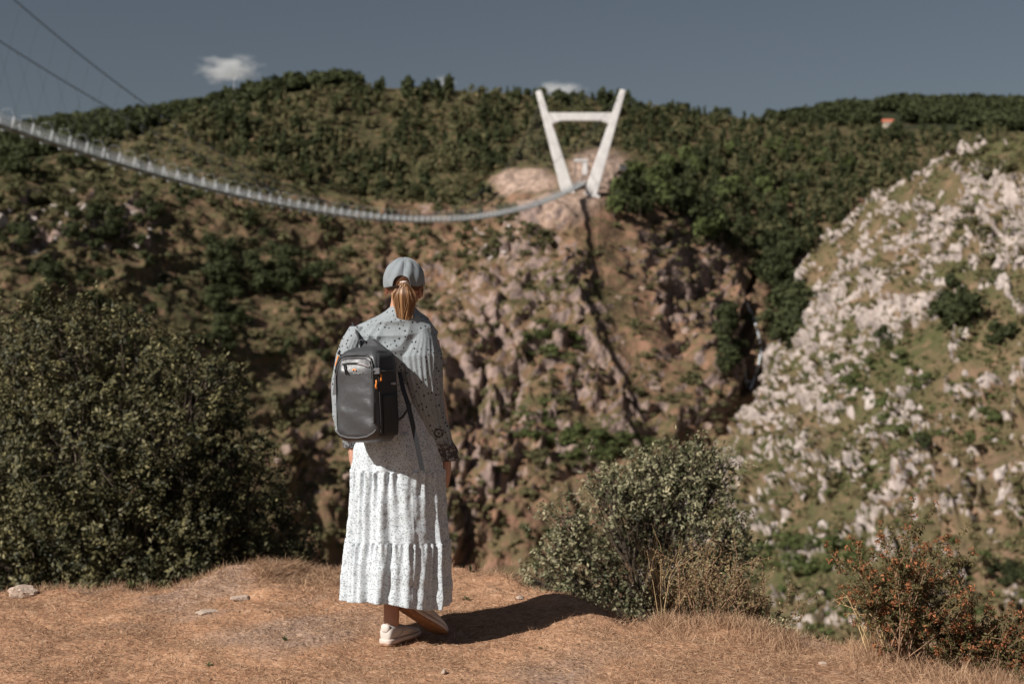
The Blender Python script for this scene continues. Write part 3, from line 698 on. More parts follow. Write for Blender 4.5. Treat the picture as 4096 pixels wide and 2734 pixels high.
e_ = region(lambda px, py: 1.0 if wood_lo(px) * .8 < py < wood_lo(px) * 1.25 + 20 and bare_at(px, py) <= 0 and nzs(px, py, 20, 55) > -.15 else 0, 700, ('main',), 1.2, 3.2, -10, 560, 120, 260); merged('scrub', e_, 'olive', 'scrub', 363, 44)
e_ = region(lambda px, py: .9 if px < 350 and py < 400 and nzs(px, py, 30, 12) > .08 else 0, 110, ('main',), 2.5, 4.5, -10, 360, 150, 400); merged('scrub', e_, 'dark', 'round', 366, 80)
def t_right(px, py):
    v = nzs(px, py, 36, 18) + .6 * nzs(px, py, 13, 19)
    return .15 + (.85 if v > .0 else 0)
e_ = region(lambda px, py: t_right(px, py) * (.25 if px > 900 and py > 420 else 1), 1500, ('right',), .2, .7, 640, 1030, 120, 660); merged('scrub', e_, 'green', 'scrub', 371, 30)
e_ = region(t_right, 2400, ('right',), .25, .8, 640, 1030, 120, 660); merged('scrub', e_, 'scrub', 'scrub', 381, 30)

for k_, (cx, cy, rx, ry, cnt, a0, a1, lab) in enumerate([(958,312,20,22,34,2.2,4.2,'largest dark green bush on the right hillside among the pale rocks'),(1000,338,16,8,12,1.6,2.6,'dark low bush just right of the largest bush on the right hillside'),(885,343,11,9,10,1.8,3.0,'dark green bush on the right hillside left of and below the largest bush'),
      (924,446,7,6,8,1.0,1.7,'small round dark bush alone halfway down the right hillside'),(1008,578,22,12,14,.9,1.6,'dark green bush low at the right edge above the rust coloured shrub')]):
    a_ = [q for q in region(lambda px, py: 1.0 if ((px - cx) / rx)**2 + ((py - cy) / ry)**2 < 1 else 0, cnt, ('right',), a0, a1, cx - rx, cx + rx, cy - ry, cy + ry)]
    if a_: merged('shrub', a_, 'dark', 'round', 700 + k_, 150, None, lab, 'shrub')
# ---- rocks
rock_w = mat('pale_limestone', (0.44, 0.375, 0.34), 0.9, noise=(1.6, 0.5, 1.25, 8), bump=(3.0, 0.8, 0.15), spec=.15)
rock_b = mat('brown_boulder', (0.31, 0.225, 0.18), 0.9, noise=(1.0, 0.45, 1.3, 8), bump=(3.0, 0.8, 0.2), spec=.15)
def rock_mesh(seed, tall, m, sub=4, name='rock'):
    r = np.random.default_rng(seed); bm = bmesh.new(); bmesh.ops.create_icosphere(bm, subdivisions=sub, radius=1)
    D = np.array([v.co[:] for v in bm.verts]); pl = r.normal(0, 1, (14, 3)); pl /= np.linalg.norm(pl, axis=1)[:, None]
    dd = r.uniform(.62, 1.0, 14); q = D @ pl.T; q = np.where(q > .05, dd / np.maximum(q, .05), 9); rad = np.minimum(q.min(1), 1.25)
    rad = rad * (1 + .10 * fbm(D[:, 0] * 2.2, D[:, 1] * 2.2, D[:, 2] * (2.2 if tall < 1.3 else .9), seed, 4)) - .10 * np.abs(vn3(D[:, 0] * 4, D[:, 1] * 4, D[:, 2] * .8, seed + 5)) * (tall > 1.3)
    Pn = D * rad[:, None] * np.array((.5, .5, .5 * tall))
    for v, c in zip(bm.verts, Pn): v.co = c
    me = bpy.data.meshes.new(name); bm.to_mesh(me); bm.free(); me.materials.append(m); return me
RW = [rock_mesh(500 + i, [1.4, 1.1, .9, 1.6, 1.0, 1.3, .7, 1.5][i], rock_w) for i in range(8)]
RWm = [rock_mesh(520 + i, [.9, .7, 1.1, .8, 1.2][i], rock_w) for i in range(5)]
RB = [rock_mesh(540 + i, [1.0, .8, 1.3, .7, 1.1][i], rock_b) for i in range(5)]
rz = [(905,255,120,70,22,.9,2.4,'pale rock outcrop in the crowded band near the crest of the right hillside','pale outcrops near the crest of the right hillside'),
      (850,430,80,70,24,.9,2.4,'pale upright outcrop halfway down the right hillside','pale outcrops halfway down the right hillside'),
      (860,510,60,50,18,.6,1.4,'pale block low on the right hillside above the green scrub','pale blocks low on the right hillside'),
      (980,480,60,110,24,.5,1.3,'grey outcrop on the brown lower right hillside','grey outcrops on the lower right hillside'),
      (760,480,40,90,16,.6,1.4,'pale rock on the steep left flank of the right hillside','pale rocks on the left flank of the right hillside')]
for cx, cy, rx, ry, cnt, s0, s1, lab, grp in rz:
    for q in range(cnt):
        a = random.uniform(0, 6.28); rr = math.sqrt(random.random()); h = pick(cx + rx * rr * math.cos(a), cy + ry * rr * math.sin(a), None)
        if not h or h[0] != 'right': continue
        sc_ = random.uniform(s0, s1) * (.6 + .6 * random.random()); o = ob('outcrop', RW[random.randrange(8)]); o.location = h[1] + h[2] * .05 * sc_ - Vector((0, 0, .1 * sc_))
        o.scale = (sc_ * random.uniform(.7, 1.3), sc_, sc_ * random.uniform(.8, 1.15)); o.rotation_euler = (random.uniform(-.25, .25), random.uniform(-.25, .35), random.uniform(0, 6.28)); tag(o, lab, 'rock', grp)
for cx, cy, rx, ry, cnt, s0, s1, lab, grp in [(75,225,90,34,46,1.0,3.0,'pale boulder on the slope below the left end of the footbridge','boulders below the left end of the footbridge'),
      (470,290,80,50,18,1.5,4.5,'brown boulder on the slope to the right of the cap','boulders on the slope right of the cap'),
      (640,330,90,60,18,2,4.5,'brown rock block on the cliff below the pylon','rock blocks below the pylon'),
      (500,235,30,30,22,1.2,3.0,'pale boulder in the rubble spilling below the bare terrace','rubble below the bare terrace'),
      (620,440,100,70,14,1.5,3.5,'brown boulder low on the slope between the two hillsides','boulders low between the hillsides'),
      (310,440,50,60,10,1.2,3,'brown boulder on the slope left of the walker','boulders left of the walker')]:
    for q in range(cnt):
        a = random.uniform(0, 6.28); rr = math.sqrt(random.random()); h = pick(cx + rx * rr * math.cos(a), cy + ry * rr * math.sin(a), None)
        if not h or h[0] != 'main': continue
        sc_ = random.uniform(s0, s1) * (.6 + .6 * random.random()); o = ob('boulder', (RWm if 'pale' in lab else RB)[random.randrange(5)]); o.location = h[1] - Vector((0, 0, .22 * sc_))
        o.scale = (sc_ * random.uniform(.8, 1.3), sc_, sc_); o.rotation_euler = (random.uniform(-.4, .4), random.uniform(-.4, .4), random.uniform(0, 6.28)); tag(o, lab, 'rock', grp)
# ================================================================== foreground plants
def tree_from_lumps(name, label, cat, lumps, D, nleaf, leaf_len, m_leaf, base_px, seed, twig_n, aspect=.42, depth=1.0, branch_r=.035, base_D=None, zrange=None, group=None):
    r = np.random.default_rng(seed); root = empty(name); L = []
    for cx, cy, rp, dd in lumps:
        c = P(cx, cy, D + dd); L.append((*c, rp / F * D))
    L = np.array(L); base = P(base_px[0], base_px[1], base_D or D)
    # sprays: short twigs on the outer part of every lump, leaves along each
    wgt = L[:, 3]**2; k = r.choice(len(L), twig_n, p=wgt / wgt.sum()); d = r.normal(0, 1, (twig_n, 3)); d /= np.linalg.norm(d, axis=1)[:, None]
    rad = L[k, 3] * (.35 + .72 * r.random(twig_n)**.55) * (1 + .45 * vn3(d[:, 0] * 2.6 + k, d[:, 1] * 2.6, d[:, 2] * 2.6, seed) * 1.4)
    tc_ = L[k, :3] + d * rad[:, None]
    tdir = d * .6 + np.array((0, 0, .45)) + r.normal(0, .45, (twig_n, 3)); tdir /= np.linalg.norm(tdir, axis=1)[:, None]
    per = nleaf // twig_n; tl = leaf_len * 3.6 * r.uniform(.6, 1.5, twig_n)
    t = r.random((twig_n, per)); cen = tc_[:, None] + tdir[:, None] * (tl[:, None] * (t - .3))[..., None] + r.normal(0, leaf_len * .42, (twig_n, per, 3))
    cen = cen.reshape(-1, 3); dn = np.repeat(d, per, 0) * .55 + np.array((-.15, -.1, .45)); n = len(cen)
    nn = dn + r.normal(0, .55, (n, 3)); nn /= np.linalg.norm(nn, axis=1)[:, None]
    ax = np.repeat(tdir, per, 0) + r.normal(0, .6, (n, 3)); ax -= nn * (ax * nn).sum(1)[:, None]; ax /= np.linalg.norm(ax, axis=1)[:, None]; bx = np.cross(nn, ax)
    s = (leaf_len / 2 * r.uniform(.65, 1.3, n))[:, None]
    v = np.stack([cen - ax * s, cen - ax * s * .1 + bx * s * aspect + nn * s * .13, cen + ax * s, cen - ax * s * .1 - bx * s * aspect + nn * s * .13], 1).reshape(-1, 3)
    me = mesh_np('foliage', v, np.arange(4 * n).reshape(n, 4), mats=[m_leaf]); sv = np.repeat(r.random(twig_n), per)
    attr(me, 'var', np.repeat(np.clip(.55 * sv + .5 * r.random(n), 0, 1) ** 1.8, 4)); ob('foliage', me, root)
    # limbs to each lump, twigs inside
    mb = MB(); mid = lerp(base, L[:, :3].mean(0), .45)
    m1 = base + (mid - base) * .5 + np.array((r.normal(0, .04), 0, 0)); mb.tube([base, m1, mid], [branch_r * 1.5, branch_r * 1.3, branch_r], 8)
    o = mb.build('trunk', bark, root, smooth=True)
    for i, l in enumerate(L):
        mb = MB(); st_ = lerp(m1, mid, r.random()); pts = [st_]; tgt = l[:3] + r.normal(0, .2, 3) * l[3]
        for q in range(1, 7): pts.append(lerp(st_, tgt, q / 6) + r.normal(0, .035, 3) * l[3] * 3 * math.sin(q / 6 * 3.1))
        mb.tube(pts, np.linspace(branch_r * .6, branch_r * .16, 7), 5)
        sel = np.where(k == i)[0][:46]
        for j in sel:
            q = r.integers(3, 7); e = tc_[j]; b_ = pts[q]; mb.tube([b_, lerp(b_, e, .55) + r.normal(0, .05, 3) * l[3], e], [branch_r * .17, branch_r * .11, .0018], 4, cap=False)
        mb.build('branch', bark, root)
    tag(root, label, cat, group)
    return root
leafL = leaf_mat('olive_tree_leaf', (0.018, 0.022, 0.008), (0.250, 0.215, 0.095), 0.6, 0.10, 0.3)
lumpsL = [(60,345,62,0),(20,350,50,.4),(110,350,55,.6),(165,372,52,.3),(205,372,38,.0),(215,420,42,.5),(235,450,42,.2),(150,440,70,-.4),(60,440,85,-.5),(-20,430,80,.2),(245,505,50,.3),(285,555,42,.2),(270,590,50,.3),(190,520,70,-.2),
          (100,540,80,-.4),(10,540,80,-.2),(-60,500,80,.3),(180,590,60,-.5),(310,590,24,.4),(90,610,70,-.4),(-10,620,70,-.2),(240,620,50,0),(340,610,22,.3),(60,310,26,.4),(120,322,24,.2)]
lumpsL = [(a, b + (12 if b < 460 else 4), c, d) for a, b, c, d in lumpsL]
tree_from_lumps('olive_tree', 'large dense dark olive tree rising behind the knoll at the left', 'tree', lumpsL, 14.0, 112000, .052, leafL, (110, 720), 601, 5200, aspect=.46, branch_r=.06)
leafR = leaf_mat('oak_leaf', (0.055, 0.066, 0.026), (0.47, 0.41, 0.25), 0.55, 0.15, 0.3)
lumpsR = [(668,485,38,0),(700,478,32,.1),(634,492,38,.05),(612,505,30,-.1),(655,520,40,.2),(705,515,36,-.1),(728,535,26,0),(735,562,22,.1),(700,560,36,.1),(655,560,24,.2),(560,525,28,0),(580,545,32,.1),(548,555,20,-.1),(585,580,34,0),(615,598,28,.1),
          (610,560,24,.2),(700,598,36,.1),(735,598,24,0),(640,620,30,0),(570,600,24,.1),(685,460,24,0),(715,466,20,.1),(655,468,22,0),(620,485,22,.1),(540,580,22,.1),(560,610,26,0),(650,590,26,.1),(598,486,14,0),(590,610,24,0)]
tree_from_lumps('oak_tree', 'small grey green holm oak with open crown behind the edge right of the walker', 'tree', lumpsR, 10.0, 24000, .034, leafR, (655, 690), 602, 2500, aspect=.45, branch_r=.022)

# ---- straw and stubble covering the knoll
straw = leaf_mat('dry_straw', (0.20, 0.105, 0.058), (0.68, 0.455, 0.285), 0.7, 0.15, 0.3)
def blades(n, seed, xf, yf, lmin, lmax, wid, up0, up1, name, dens=None, bend=.3, matl=straw, lab=None):
    r = np.random.default_rng(seed); px = r.uniform(xf[0], xf[1], n); t = r.random(n)
    De = np.interp(px, ce[:, 0], ce[:, 2]); y = De * 0 + yf(r, n, De); x = (px - 512) / F * y
    if dens is not None:
        kq = r.random(n) < dens(x, y, px); x, y, px = x[kq], y[kq], px[kq]; n = len(x)
    z = f_fg(x, y); a = r.uniform(0, 2 * np.pi, n); u = r.uniform(up0, up1, n); ln = r.uniform(lmin, lmax, n)
    h = np.stack([np.cos(a), np.sin(a), 0 * a], 1); d0 = h * np.cos(u)[:, None]; d0[:, 2] = np.sin(u)
    sd_ = np.cross(d0, r.normal(0, 1, (n, 3))); sd_ /= np.linalg.norm(sd_, axis=1)[:, None]; wv = (wid * r.uniform(.6, 1.4, n))[:, None]
    p0 = np.stack([x, y, z - .001], 1); p1 = p0 + d0 * (ln * .55)[:, None]; d1 = d0 + h * bend + np.array((0, 0, -bend * .6)) * r.random((n, 1)); p2 = p1 + d1 * (ln * .45)[:, None]
    v = np.stack([p0 - sd_ * wv, p0 + sd_ * wv, p1 - sd_ * wv * .8, p1 + sd_ * wv * .8, p2 - sd_ * wv * .2, p2 + sd_ * wv * .2], 1).reshape(-1, 3)
    b_ = np.arange(n)[:, None] * 6; f = np.concatenate([b_ + np.array((0, 1, 3, 2)), b_ + np.array((2, 3, 5, 4))])
    me = mesh_np(name, v, f, mats=[matl]); attr(me, 'var', np.repeat(np.clip(r.normal(.45, .28, n), 0, 1), 6)); o = ob(name, me); o['kind'] = 'stuff'
    if lab: o['label'] = lab
    return o
def dn(x, y, px):
    v = fbm(x / .5, y / .5, 0, 201, 3) + .5 * vn3(x / 1.6, y / 1.0, 0, 207); return np.clip(.60 + 1.4 * v, .16, 1)
blades(150000, 21, (-60, 1090), lambda r, n, De: 4.6 + (De - 4.55) * r.random(n)**.9, .012, .045, .0008, 0.0, .35, 'straw_litter', dn, .1)
blades(60000, 22, (-60, 1090), lambda r, n, De: 5.0 + (De - 4.9) * r.random(n)**.7, .012, .030, .0007, .3, 1.3, 'dry_grass', lambda x, y, px: np.clip(.5 + 1.4 * fbm(x / .35, y / .35, 0, 203, 3), 0, 1), .25)
# taller dry grass along the rim
def rimd(x, y, px): return np.clip(.35 + 1.2 * vn3(x / .18, y / .4, 0, 205) + .5 * (px < 300) + .6 * ((px > 600) & (px < 860)), .05, 1)
blades(15000, 23, (-60, 1090), lambda r, n, De: De + r.normal(.02, .12, n), .02, .060, .0008, .5, 1.5, 'rim_grass', rimd, .25)
blades(4200, 24, (650, 800), lambda r, n, De: De + r.normal(-.10, .16, n), .03, .09, .0009, .5, 1.5, 'rim_grass', None, .3)
blades(3600, 25, (850, 1060), lambda r, n, De: De + r.normal(-.15, .2, n), .03, .11, .0009, .5, 1.5, 'rim_grass', None, .3)
blades(5200, 26, (255, 345), lambda r, n, De: De + r.normal(-.10, .14, n), .03, .085, .0009, .1, 1.2, 'rim_grass', None, .6)

blades(16000, 27, (-60, 1090), lambda r, n, De: 4.8 + (De - 4.8) * r.random(n), .02, .055, .0008, .2, 1.3, 'dry_grass', lambda x, y, px: (fbm(x / .16, y / .16, 0, 209, 2) > .34) * 1.0, .5)
# ---- twiggy shrubs on the rim
def twig_shrub(name, label, stems, D, seed, hmin, hmax, lean, leafn, leaf_sz, m_leaf, m_stem, heads=None, spread=.2, forks=2, srad=.0032):
    """stems: list of (px, py) base points"""
    r = np.random.default_rng(seed); root = empty(name); mb = MB(); C_, Nn, hd = [], [], []
    for bx, by, hs in stems:
        b_ = P(bx, by, D + r.normal(0, .10)); h = hs * r.uniform(hmin, hmax)
        d = np.array((r.normal(lean[0], spread), r.normal(lean[1], spread * .8), 1.0)); d /= np.linalg.norm(d)
        def grow(p, d, ln, rad, lev):
            pts = [p]; dd = d.copy(); N_ = 6
            for q in range(N_):
                dd = dd + r.normal(0, .13, 3); dd /= np.linalg.norm(dd); pts.append(pts[-1] + dd * ln / N_)
            mb.tube(pts, np.linspace(rad, rad * .45, len(pts)), 4, cap=False)
            nl = int(leafn * ln / .3 * (1.3 if lev else .8))
            for q in range(nl):
                t_ = r.uniform(.15 if lev else .35, 1) * (N_ - .01); i_ = int(t_); c = lerp(pts[i_], pts[i_ + 1], t_ - i_); C_.append(c + r.normal(0, leaf_sz * .8, 3)); Nn.append(r.normal(0, 1, 3) + np.array((-.3, -.2, .5)))
            if lev < forks:
                for q in range(r.integers(2, 4) if lev == 0 else r.integers(1, 3)):
                    i_ = r.integers(2, N_ + 1); nd = dd * .75 + r.normal(0, .45, 3) + np.array((0, 0, .15)); nd /= np.linalg.norm(nd); grow(pts[i_], nd, ln * r.uniform(.35, .6), rad * .6, lev + 1)
            hd.append(pts[-1])
        grow(b_, d, h, srad, 0)
    mb.build('stem', m_stem, root)
    C_ = np.array(C_); Nn = np.array(Nn); Nn /= np.linalg.norm(Nn, axis=1)[:, None]
    v, f = leafcloud(C_, Nn, leaf_sz * r.uniform(.6, 1.4, len(C_)), r, aspect=.45, tri=False, jit=.3)
    me = mesh_np('foliage', v, f, mats=[m_leaf]); attr(me, 'var', np.repeat(r.random(len(C_)), 4)); ob('foliage', me, root)
    if heads:
        V_, Nv = [], []
        for p in hd:
            if r.random() > heads[1]: continue
            for q in range(16):
                V_.append(p + r.normal(0, heads[2], 3)); Nv.append(r.normal(0, 1, 3) + np.array((0, 0, .6)))
        V_ = np.array(V_); Nv = np.array(Nv); v, f = leafcloud(V_, Nv, heads[2] * 1.1 * r.uniform(.5, 1.3, len(V_)), r, aspect=.35, tri=False, jit=.3)
        me = mesh_np('flower_head', v, f, mats=[heads[0]]); attr(me, 'var', np.repeat(r.random(len(V_)), 4)); o = ob('flower_head', me, root); o['kind'] = 'stuff'
    tag(root, label, 'shrub'); return root
stem_b = mat('dry_stem', (0.26, 0.15, 0.09), 0.85); stem_y = mat('straw_stem', (0.55, 0.38, 0.20), 0.8)
leafT = leaf_mat('dry_shrub_leaf', (0.15, 0.085, 0.045), (0.34, 0.27, 0.13), 0.6, 0.25, 0.3)
leafF = leaf_mat('rust_shrub_leaf', (0.065, 0.055, 0.022), (0.17, 0.145, 0.055), 0.6, 0.25, 0.3)
rust = leaf_mat('rust_flower', (0.18, 0.065, 0.03), (0.50, 0.20, 0.09), 0.7, 0.25, 0.2)
st_ = [(random.gauss(708, 26), random.uniform(612, 636), 1.0) for _ in range(60)] + [(random.uniform(735, 775), random.uniform(625, 642), .62) for _ in range(26)] + [(random.uniform(655, 680), random.uniform(612, 625), .8) for _ in range(12)]
twig_shrub('dry_shrub', 'brown twiggy half dry shrub on the rim in front of the holm oak', st_, 7.0, 611, .17, .37, (-.02, .03), 26, .0085, leafT, stem_b, None, .28)
st_ = [(random.uniform(752, 792), random.uniform(640, 652), .5) for _ in range(22)]
twig_shrub('green_sprig', 'low green leafy plant at the right foot of the twiggy shrub', st_, 6.9, 612, .15, .26, (.1, 0), 40, .0085, leafR, stem_b, None, .3)
st_ = [(random.gauss(904, 10), random.uniform(640, 668), 1.0) for _ in range(46)] + [(random.uniform(925, 1000), random.uniform(665, 700), .72) for _ in range(46)] + [(random.uniform(985, 1060), random.uniform(690, 730), .72) for _ in range(40)]
twig_shrub('rust_shrub', 'dark shrub with rusty red dried flower heads at the lower right corner', st_, 6.35, 613, .24, .44, (.06, .0), 60, .0085, leafF, stem_b, (rust, .7, .0085), .30)
st_ = [(random.uniform(862, 895), random.uniform(640, 655), .8) for _ in range(14)]
twig_shrub('dry_weed', 'thin bare dry weed left of the rust coloured shrub', st_, 6.5, 614, .16, .34, (-.15, 0), 9, .005, leafT, stem_y, (rust, .25, .005), .2)
st_ = [(random.uniform(657, 668), random.uniform(600, 622), 1.0) for _ in range(15)]
twig_shrub('tall_grass', 'arching pale yellow grass stalks at the left of the twiggy shrub', st_, 7.0, 615, .28, .38, (-.12, 0), 4, .004, leafT, stem_y, None, .14, 1, .0014)
st_ = [(random.uniform(595, 612), random.uniform(604, 615), .6) for _ in range(16)]
grey_l = leaf_mat('grey_leaf', (0.20, 0.19, 0.12), (0.40, 0.38, 0.26), .6, .2)
twig_shrub('grey_shrub', 'small grey green tuft on the rim above the end of her shadow', st_, 7.0, 616, .05, .11, (0.1, 0), 50, .005, grey_l, stem_y, None, .5)
# small weeds on the ground
weed_l = leaf_mat('weed_leaf', (0.10, 0.115, 0.045), (0.20, 0.21, 0.09), .5, .25)
def ground_pt(px, py):
    h = pick(px, py, ('knoll',))
    if h and h[1].y < 8.2: return np.array(h[1][:])
    y = float(np.interp(px, ce[:, 0], ce[:, 2])) - .03; x = (px - 512) / F * y; return np.array((x, y, float(f_fg(np.array([x]), np.array([y]))[0])))
def rosette(px, py, size, n, label, name='weed', seed=0, up=.5):
    r = np.random.default_rng(seed); g_ = ground_pt(px, py); mb = MB()
    for i in range(n):
        a = r.uniform(0, 6.28); e = r.uniform(.15, up + .5); h = np.array((math.cos(a), math.sin(a), 0)); d = h * math.cos(e) + np.array((0, 0, math.sin(e))); s = np.cross(d, (0, 0, 1)); s /= np.linalg.norm(s); l = size * r.uniform(.6, 1.1)
        mb.add([(0, 0, 0), d * l * .5 + s * l * .13, d * l + np.array((0, 0, -.1 * l)), d * l * .5 - s * l * .13], [(0, 1, 2, 3)])
    o = mb.build(name, weed_l, None, loc=tuple(g_)); tag(o, label, 'weed'); return o
rosette(466, 599, .035, 16, 'small green rosette weed on the straw right of the skirt hem', seed=1)
rosette(285, 640, .030, 22, 'small dark weed on the bare ground left of the shoes', seed=2, up=.9)
rosette(209, 665, .026, 16, 'tiny dark weed near the bottom edge at the left', seed=3)
rosette(470, 571, .045, 10, 'thin green sprig on the rim just right of the skirt', seed=4, up=1.3)
rosette(300, 571, .04, 18, 'leafy green tuft on the rim left of the skirt', seed=5, up=1.1)
rosette(130, 588, .06, 26, 'green weed on the rim in front of the large olive tree', seed=6, up=1.2)
rosette(540, 648, .02, 12, 'tiny weed inside the shadow right of the shoes', seed=7)
# stones
stone_m = mat('pale_stone', (0.55, 0.42, 0.33), 0.9, noise=(14, .6, 1.25, 8), bump=(50, .7, .006)); clod_m = mat('dark_clod', (0.13, 0.075, 0.05), 0.95, noise=(30, .6, 1.4), bump=(80, .8, .004))
SM = [rock_mesh(580 + i, .6, stone_m, 3, 'stone') for i in range(4)]; CM = [rock_mesh(590 + i, .8, clod_m, 2, 'clod') for i in range(3)]
def stone(px, py, w_, hgt, label, m_i=0, grp=None, meshes=None, name='stone', cat='stone', rz=None, sink=.3):
    g_ = ground_pt(px, py); o = ob(name, (meshes or SM)[m_i % len(meshes or SM)]); o.location = g_ + np.array((0, 0, hgt * (.5 - sink))); o.scale = (w_ * 1.1, w_ * .8, hgt * 1.8); o.rotation_euler.z = random.uniform(0, 6.28) if rz is None else rz
    tag(o, label, cat, grp); return o
stone(25, 596, .125, .085, 'pale blocky stone on the grass rim at the far left', 3, rz=.3)
stone(241, 599, .085, .03, 'flat pale stone on the knoll left of the skirt', 0, rz=0)
stone(444, 673, .03, .022, 'small pale pebble near the bottom edge right of the shoes', 1); stone(196, 578+18, .015, .012, 'tiny white pebble on the slope below the olive tree', 2)
stone(822, 664, .035, .02, 'grey pebble on the right of the knoll', 3); stone(206, 612, .10, .018, 'low flat grey slab sunk in the bare soil at the left', 2, rz=.3)
stone(520, 597, .05, .015, 'flat grey stone in the grass above her shadow', 1); stone(955, 663, .04, .025, 'pale stone under the rust coloured shrub', 2)
for i in range(34):
    stone(random.gauss(868, 34), random.uniform(648, 682), random.uniform(.006, .016), random.uniform(.006, .012), 'dark brown clod scattered on the straw at the lower right', i, 'dark clods at the lower right', CM, 'clod', 'clod')
for i in range(26):
    stone(random.uniform(20, 360), random.uniform(606, 682), random.uniform(.005, .013), random.uniform(.005, .010), 'small brown pebble on the bare ground at the left', i, 'pebbles on the bare ground', SM if i % 2 else CM, 'pebble', 'pebble')

# ---- clouds and mast
def cloud(px, py, wpx, hpx, D, label, seed, dens):
    c = P(px, py, D); wx_ = wpx / F * D; hz = hpx / F * D
    bm = bmesh.new(); bmesh.ops.create_icosphere(bm, subdivisions=4, radius=.5); me = bpy.data.meshes.new('cloud'); bm.to_mesh(me); bm.free()
    m = bpy.data.materials.new('cloud_vapour'); m.use_nodes = True; n = m.node_tree.nodes; l = m.node_tree.links; n.remove(n['Principled BSDF'])
    v = n.new('ShaderNodeVolumePrincipled'); v.inputs['Color'].default_value = (1, 1, 1, 1); v.inputs['Anisotropy'].default_value = 0.0
    tc = n.new('ShaderNodeTexCoord'); t = n.new('ShaderNodeTexNoise'); t.inputs['Scale'].default_value = 4.6; t.inputs['Detail'].default_value = 5; t.inputs['Roughness'].default_value = .55
    mp = n.new('ShaderNodeMapping'); mp.inputs['Location'].default_value = (seed, seed * .7, 0); l.new(tc.outputs['Object'], mp.inputs[0]); l.new(mp.outputs[0], t.inputs['Vector'])
    ln = n.new('ShaderNodeVectorMath'); ln.operation = 'LENGTH'; l.new(tc.outputs['Object'], ln.inputs[0])
    sb = n.new('ShaderNodeMath'); sb.operation = 'MULTIPLY_ADD'; sb.inputs[1].default_value = -1.15; l.new(ln.outputs['Value'], sb.inputs[0]); l.new(t.outputs['Fac'], sb.inputs[2])
    mr = n.new('ShaderNodeMapRange'); mr.inputs['From Min'].default_value = 0.08; mr.inputs['From Max'].default_value = 0.30; mr.inputs['To Max'].default_value = dens; l.new(sb.outputs[0], mr.inputs['Value']); l.new(mr.outputs[0], v.inputs['Density']); l.new(v.outputs[0], n['Material Output'].inputs['Volume'])
    me.materials.append(m); o = ob('cloud', me, None, tuple(c)); o.scale = (wx_, wx_ * .5, hz); tag(o, label, 'cloud'); return o
cloud(229, 69, 84, 36, 6000, 'small white puffy cloud alone in the sky above the left ridge', 1.3, .012)
cloud(444, 84, 30, 26, 6000, 'little white cloud peeking over the ridge beside the tall pines', 4.1, .014)
cloud(562, 91, 66, 26, 6000, 'low white cloud behind the ridge next to the pylon tip', 7.7, .014)
mast = empty('radio_mast', tuple(P(234, 100, 900))); m_ = MB()
m_.tube([(0, 0, -8), (0, 0, 17)], [.35, .25], 5); m_.build('pole', white_m, mast)
m_ = MB(); m_.box((0.6, 0, 14), (1.6, .6, 2.2)); m_.box((0, 0, 16.6), (1.8, .8, .5)); m_.build('antenna', white_m, mast); tag(mast, 'thin pale radio mast standing on the ridge under the small cloud', 'mast')
# ---- farmhouse on the distant hill
hp = pick(888, 128, ('farR',)); hc = np.array(hp[1][:]); wallm = mat('cream_wall', (.50, .42, .33), .9); roofm = mat('red_tiles', (.50, .16, .09), .85, noise=(1.5, .8, 1.2)); dark_w = mat('dark_window', (.03, .03, .035), .3)
hs_ = empty('farmhouse', tuple(hc)); m_ = MB(); m_.box((0, 0, 1.5), (8.5, 6, 7)); m_.build('wall', wallm, hs_)
m_ = MB(); m_.loft([[(-4.9, -3.5, 5), (-4.9, 3.5, 5), (-4.9, 0, 7.6)], [(4.9, -3.5, 5), (4.9, 3.5, 5), (4.9, 0, 7.6)]]); m_.build('roof', roofm, hs_)
for wx__ in (-2.6, 0, 2.6):
    m_ = MB(); m_.box((wx__, -3.03, 2.8), (1.0, .08, 1.4)); m_.build('window', dark_w, hs_)
tag(hs_, 'tiny farmhouse with a red tiled roof below the wood on the distant right hill', 'house')
# ---- waterfall in the gorge
wm = mat('falling_water', (.80, .83, .86), .35, noise=(1.2, .65, 1.1))
wf = MB()
for path, wd in (([(747,303),(749,309),(754,318),(757,328)], 3.2), ([(757,328),(759,336),(761,347)], 2.2), ([(762,348),(760,360),(757,372),(753,384),(750,392)], 3.0), ([(745,366),(746,378),(748,392)], 2.6), ([(747,382),(752,382)], 5)):
    pts = []
    for a, b in zip(path[:-1], path[1:]):
        for t in np.linspace(0, 1, 5)[:-1]:
            h = pick(a[0] + (b[0] - a[0]) * t, a[1] + (b[1] - a[1]) * t, ('main',)); pts.append(np.array(h[1][:]) + np.array((-.3, -1.0, .4)))
    wf.tube(pts, np.full(len(pts), wd * .14) * np.random.default_rng(3).uniform(.6, 1.4, len(pts)), 6, flat=.6)
o = wf.build('waterfall', wm, smooth=True); tag(o, 'thin white waterfall running down the dark cleft of the gorge', 'waterfall'); o['kind'] = 'structure'
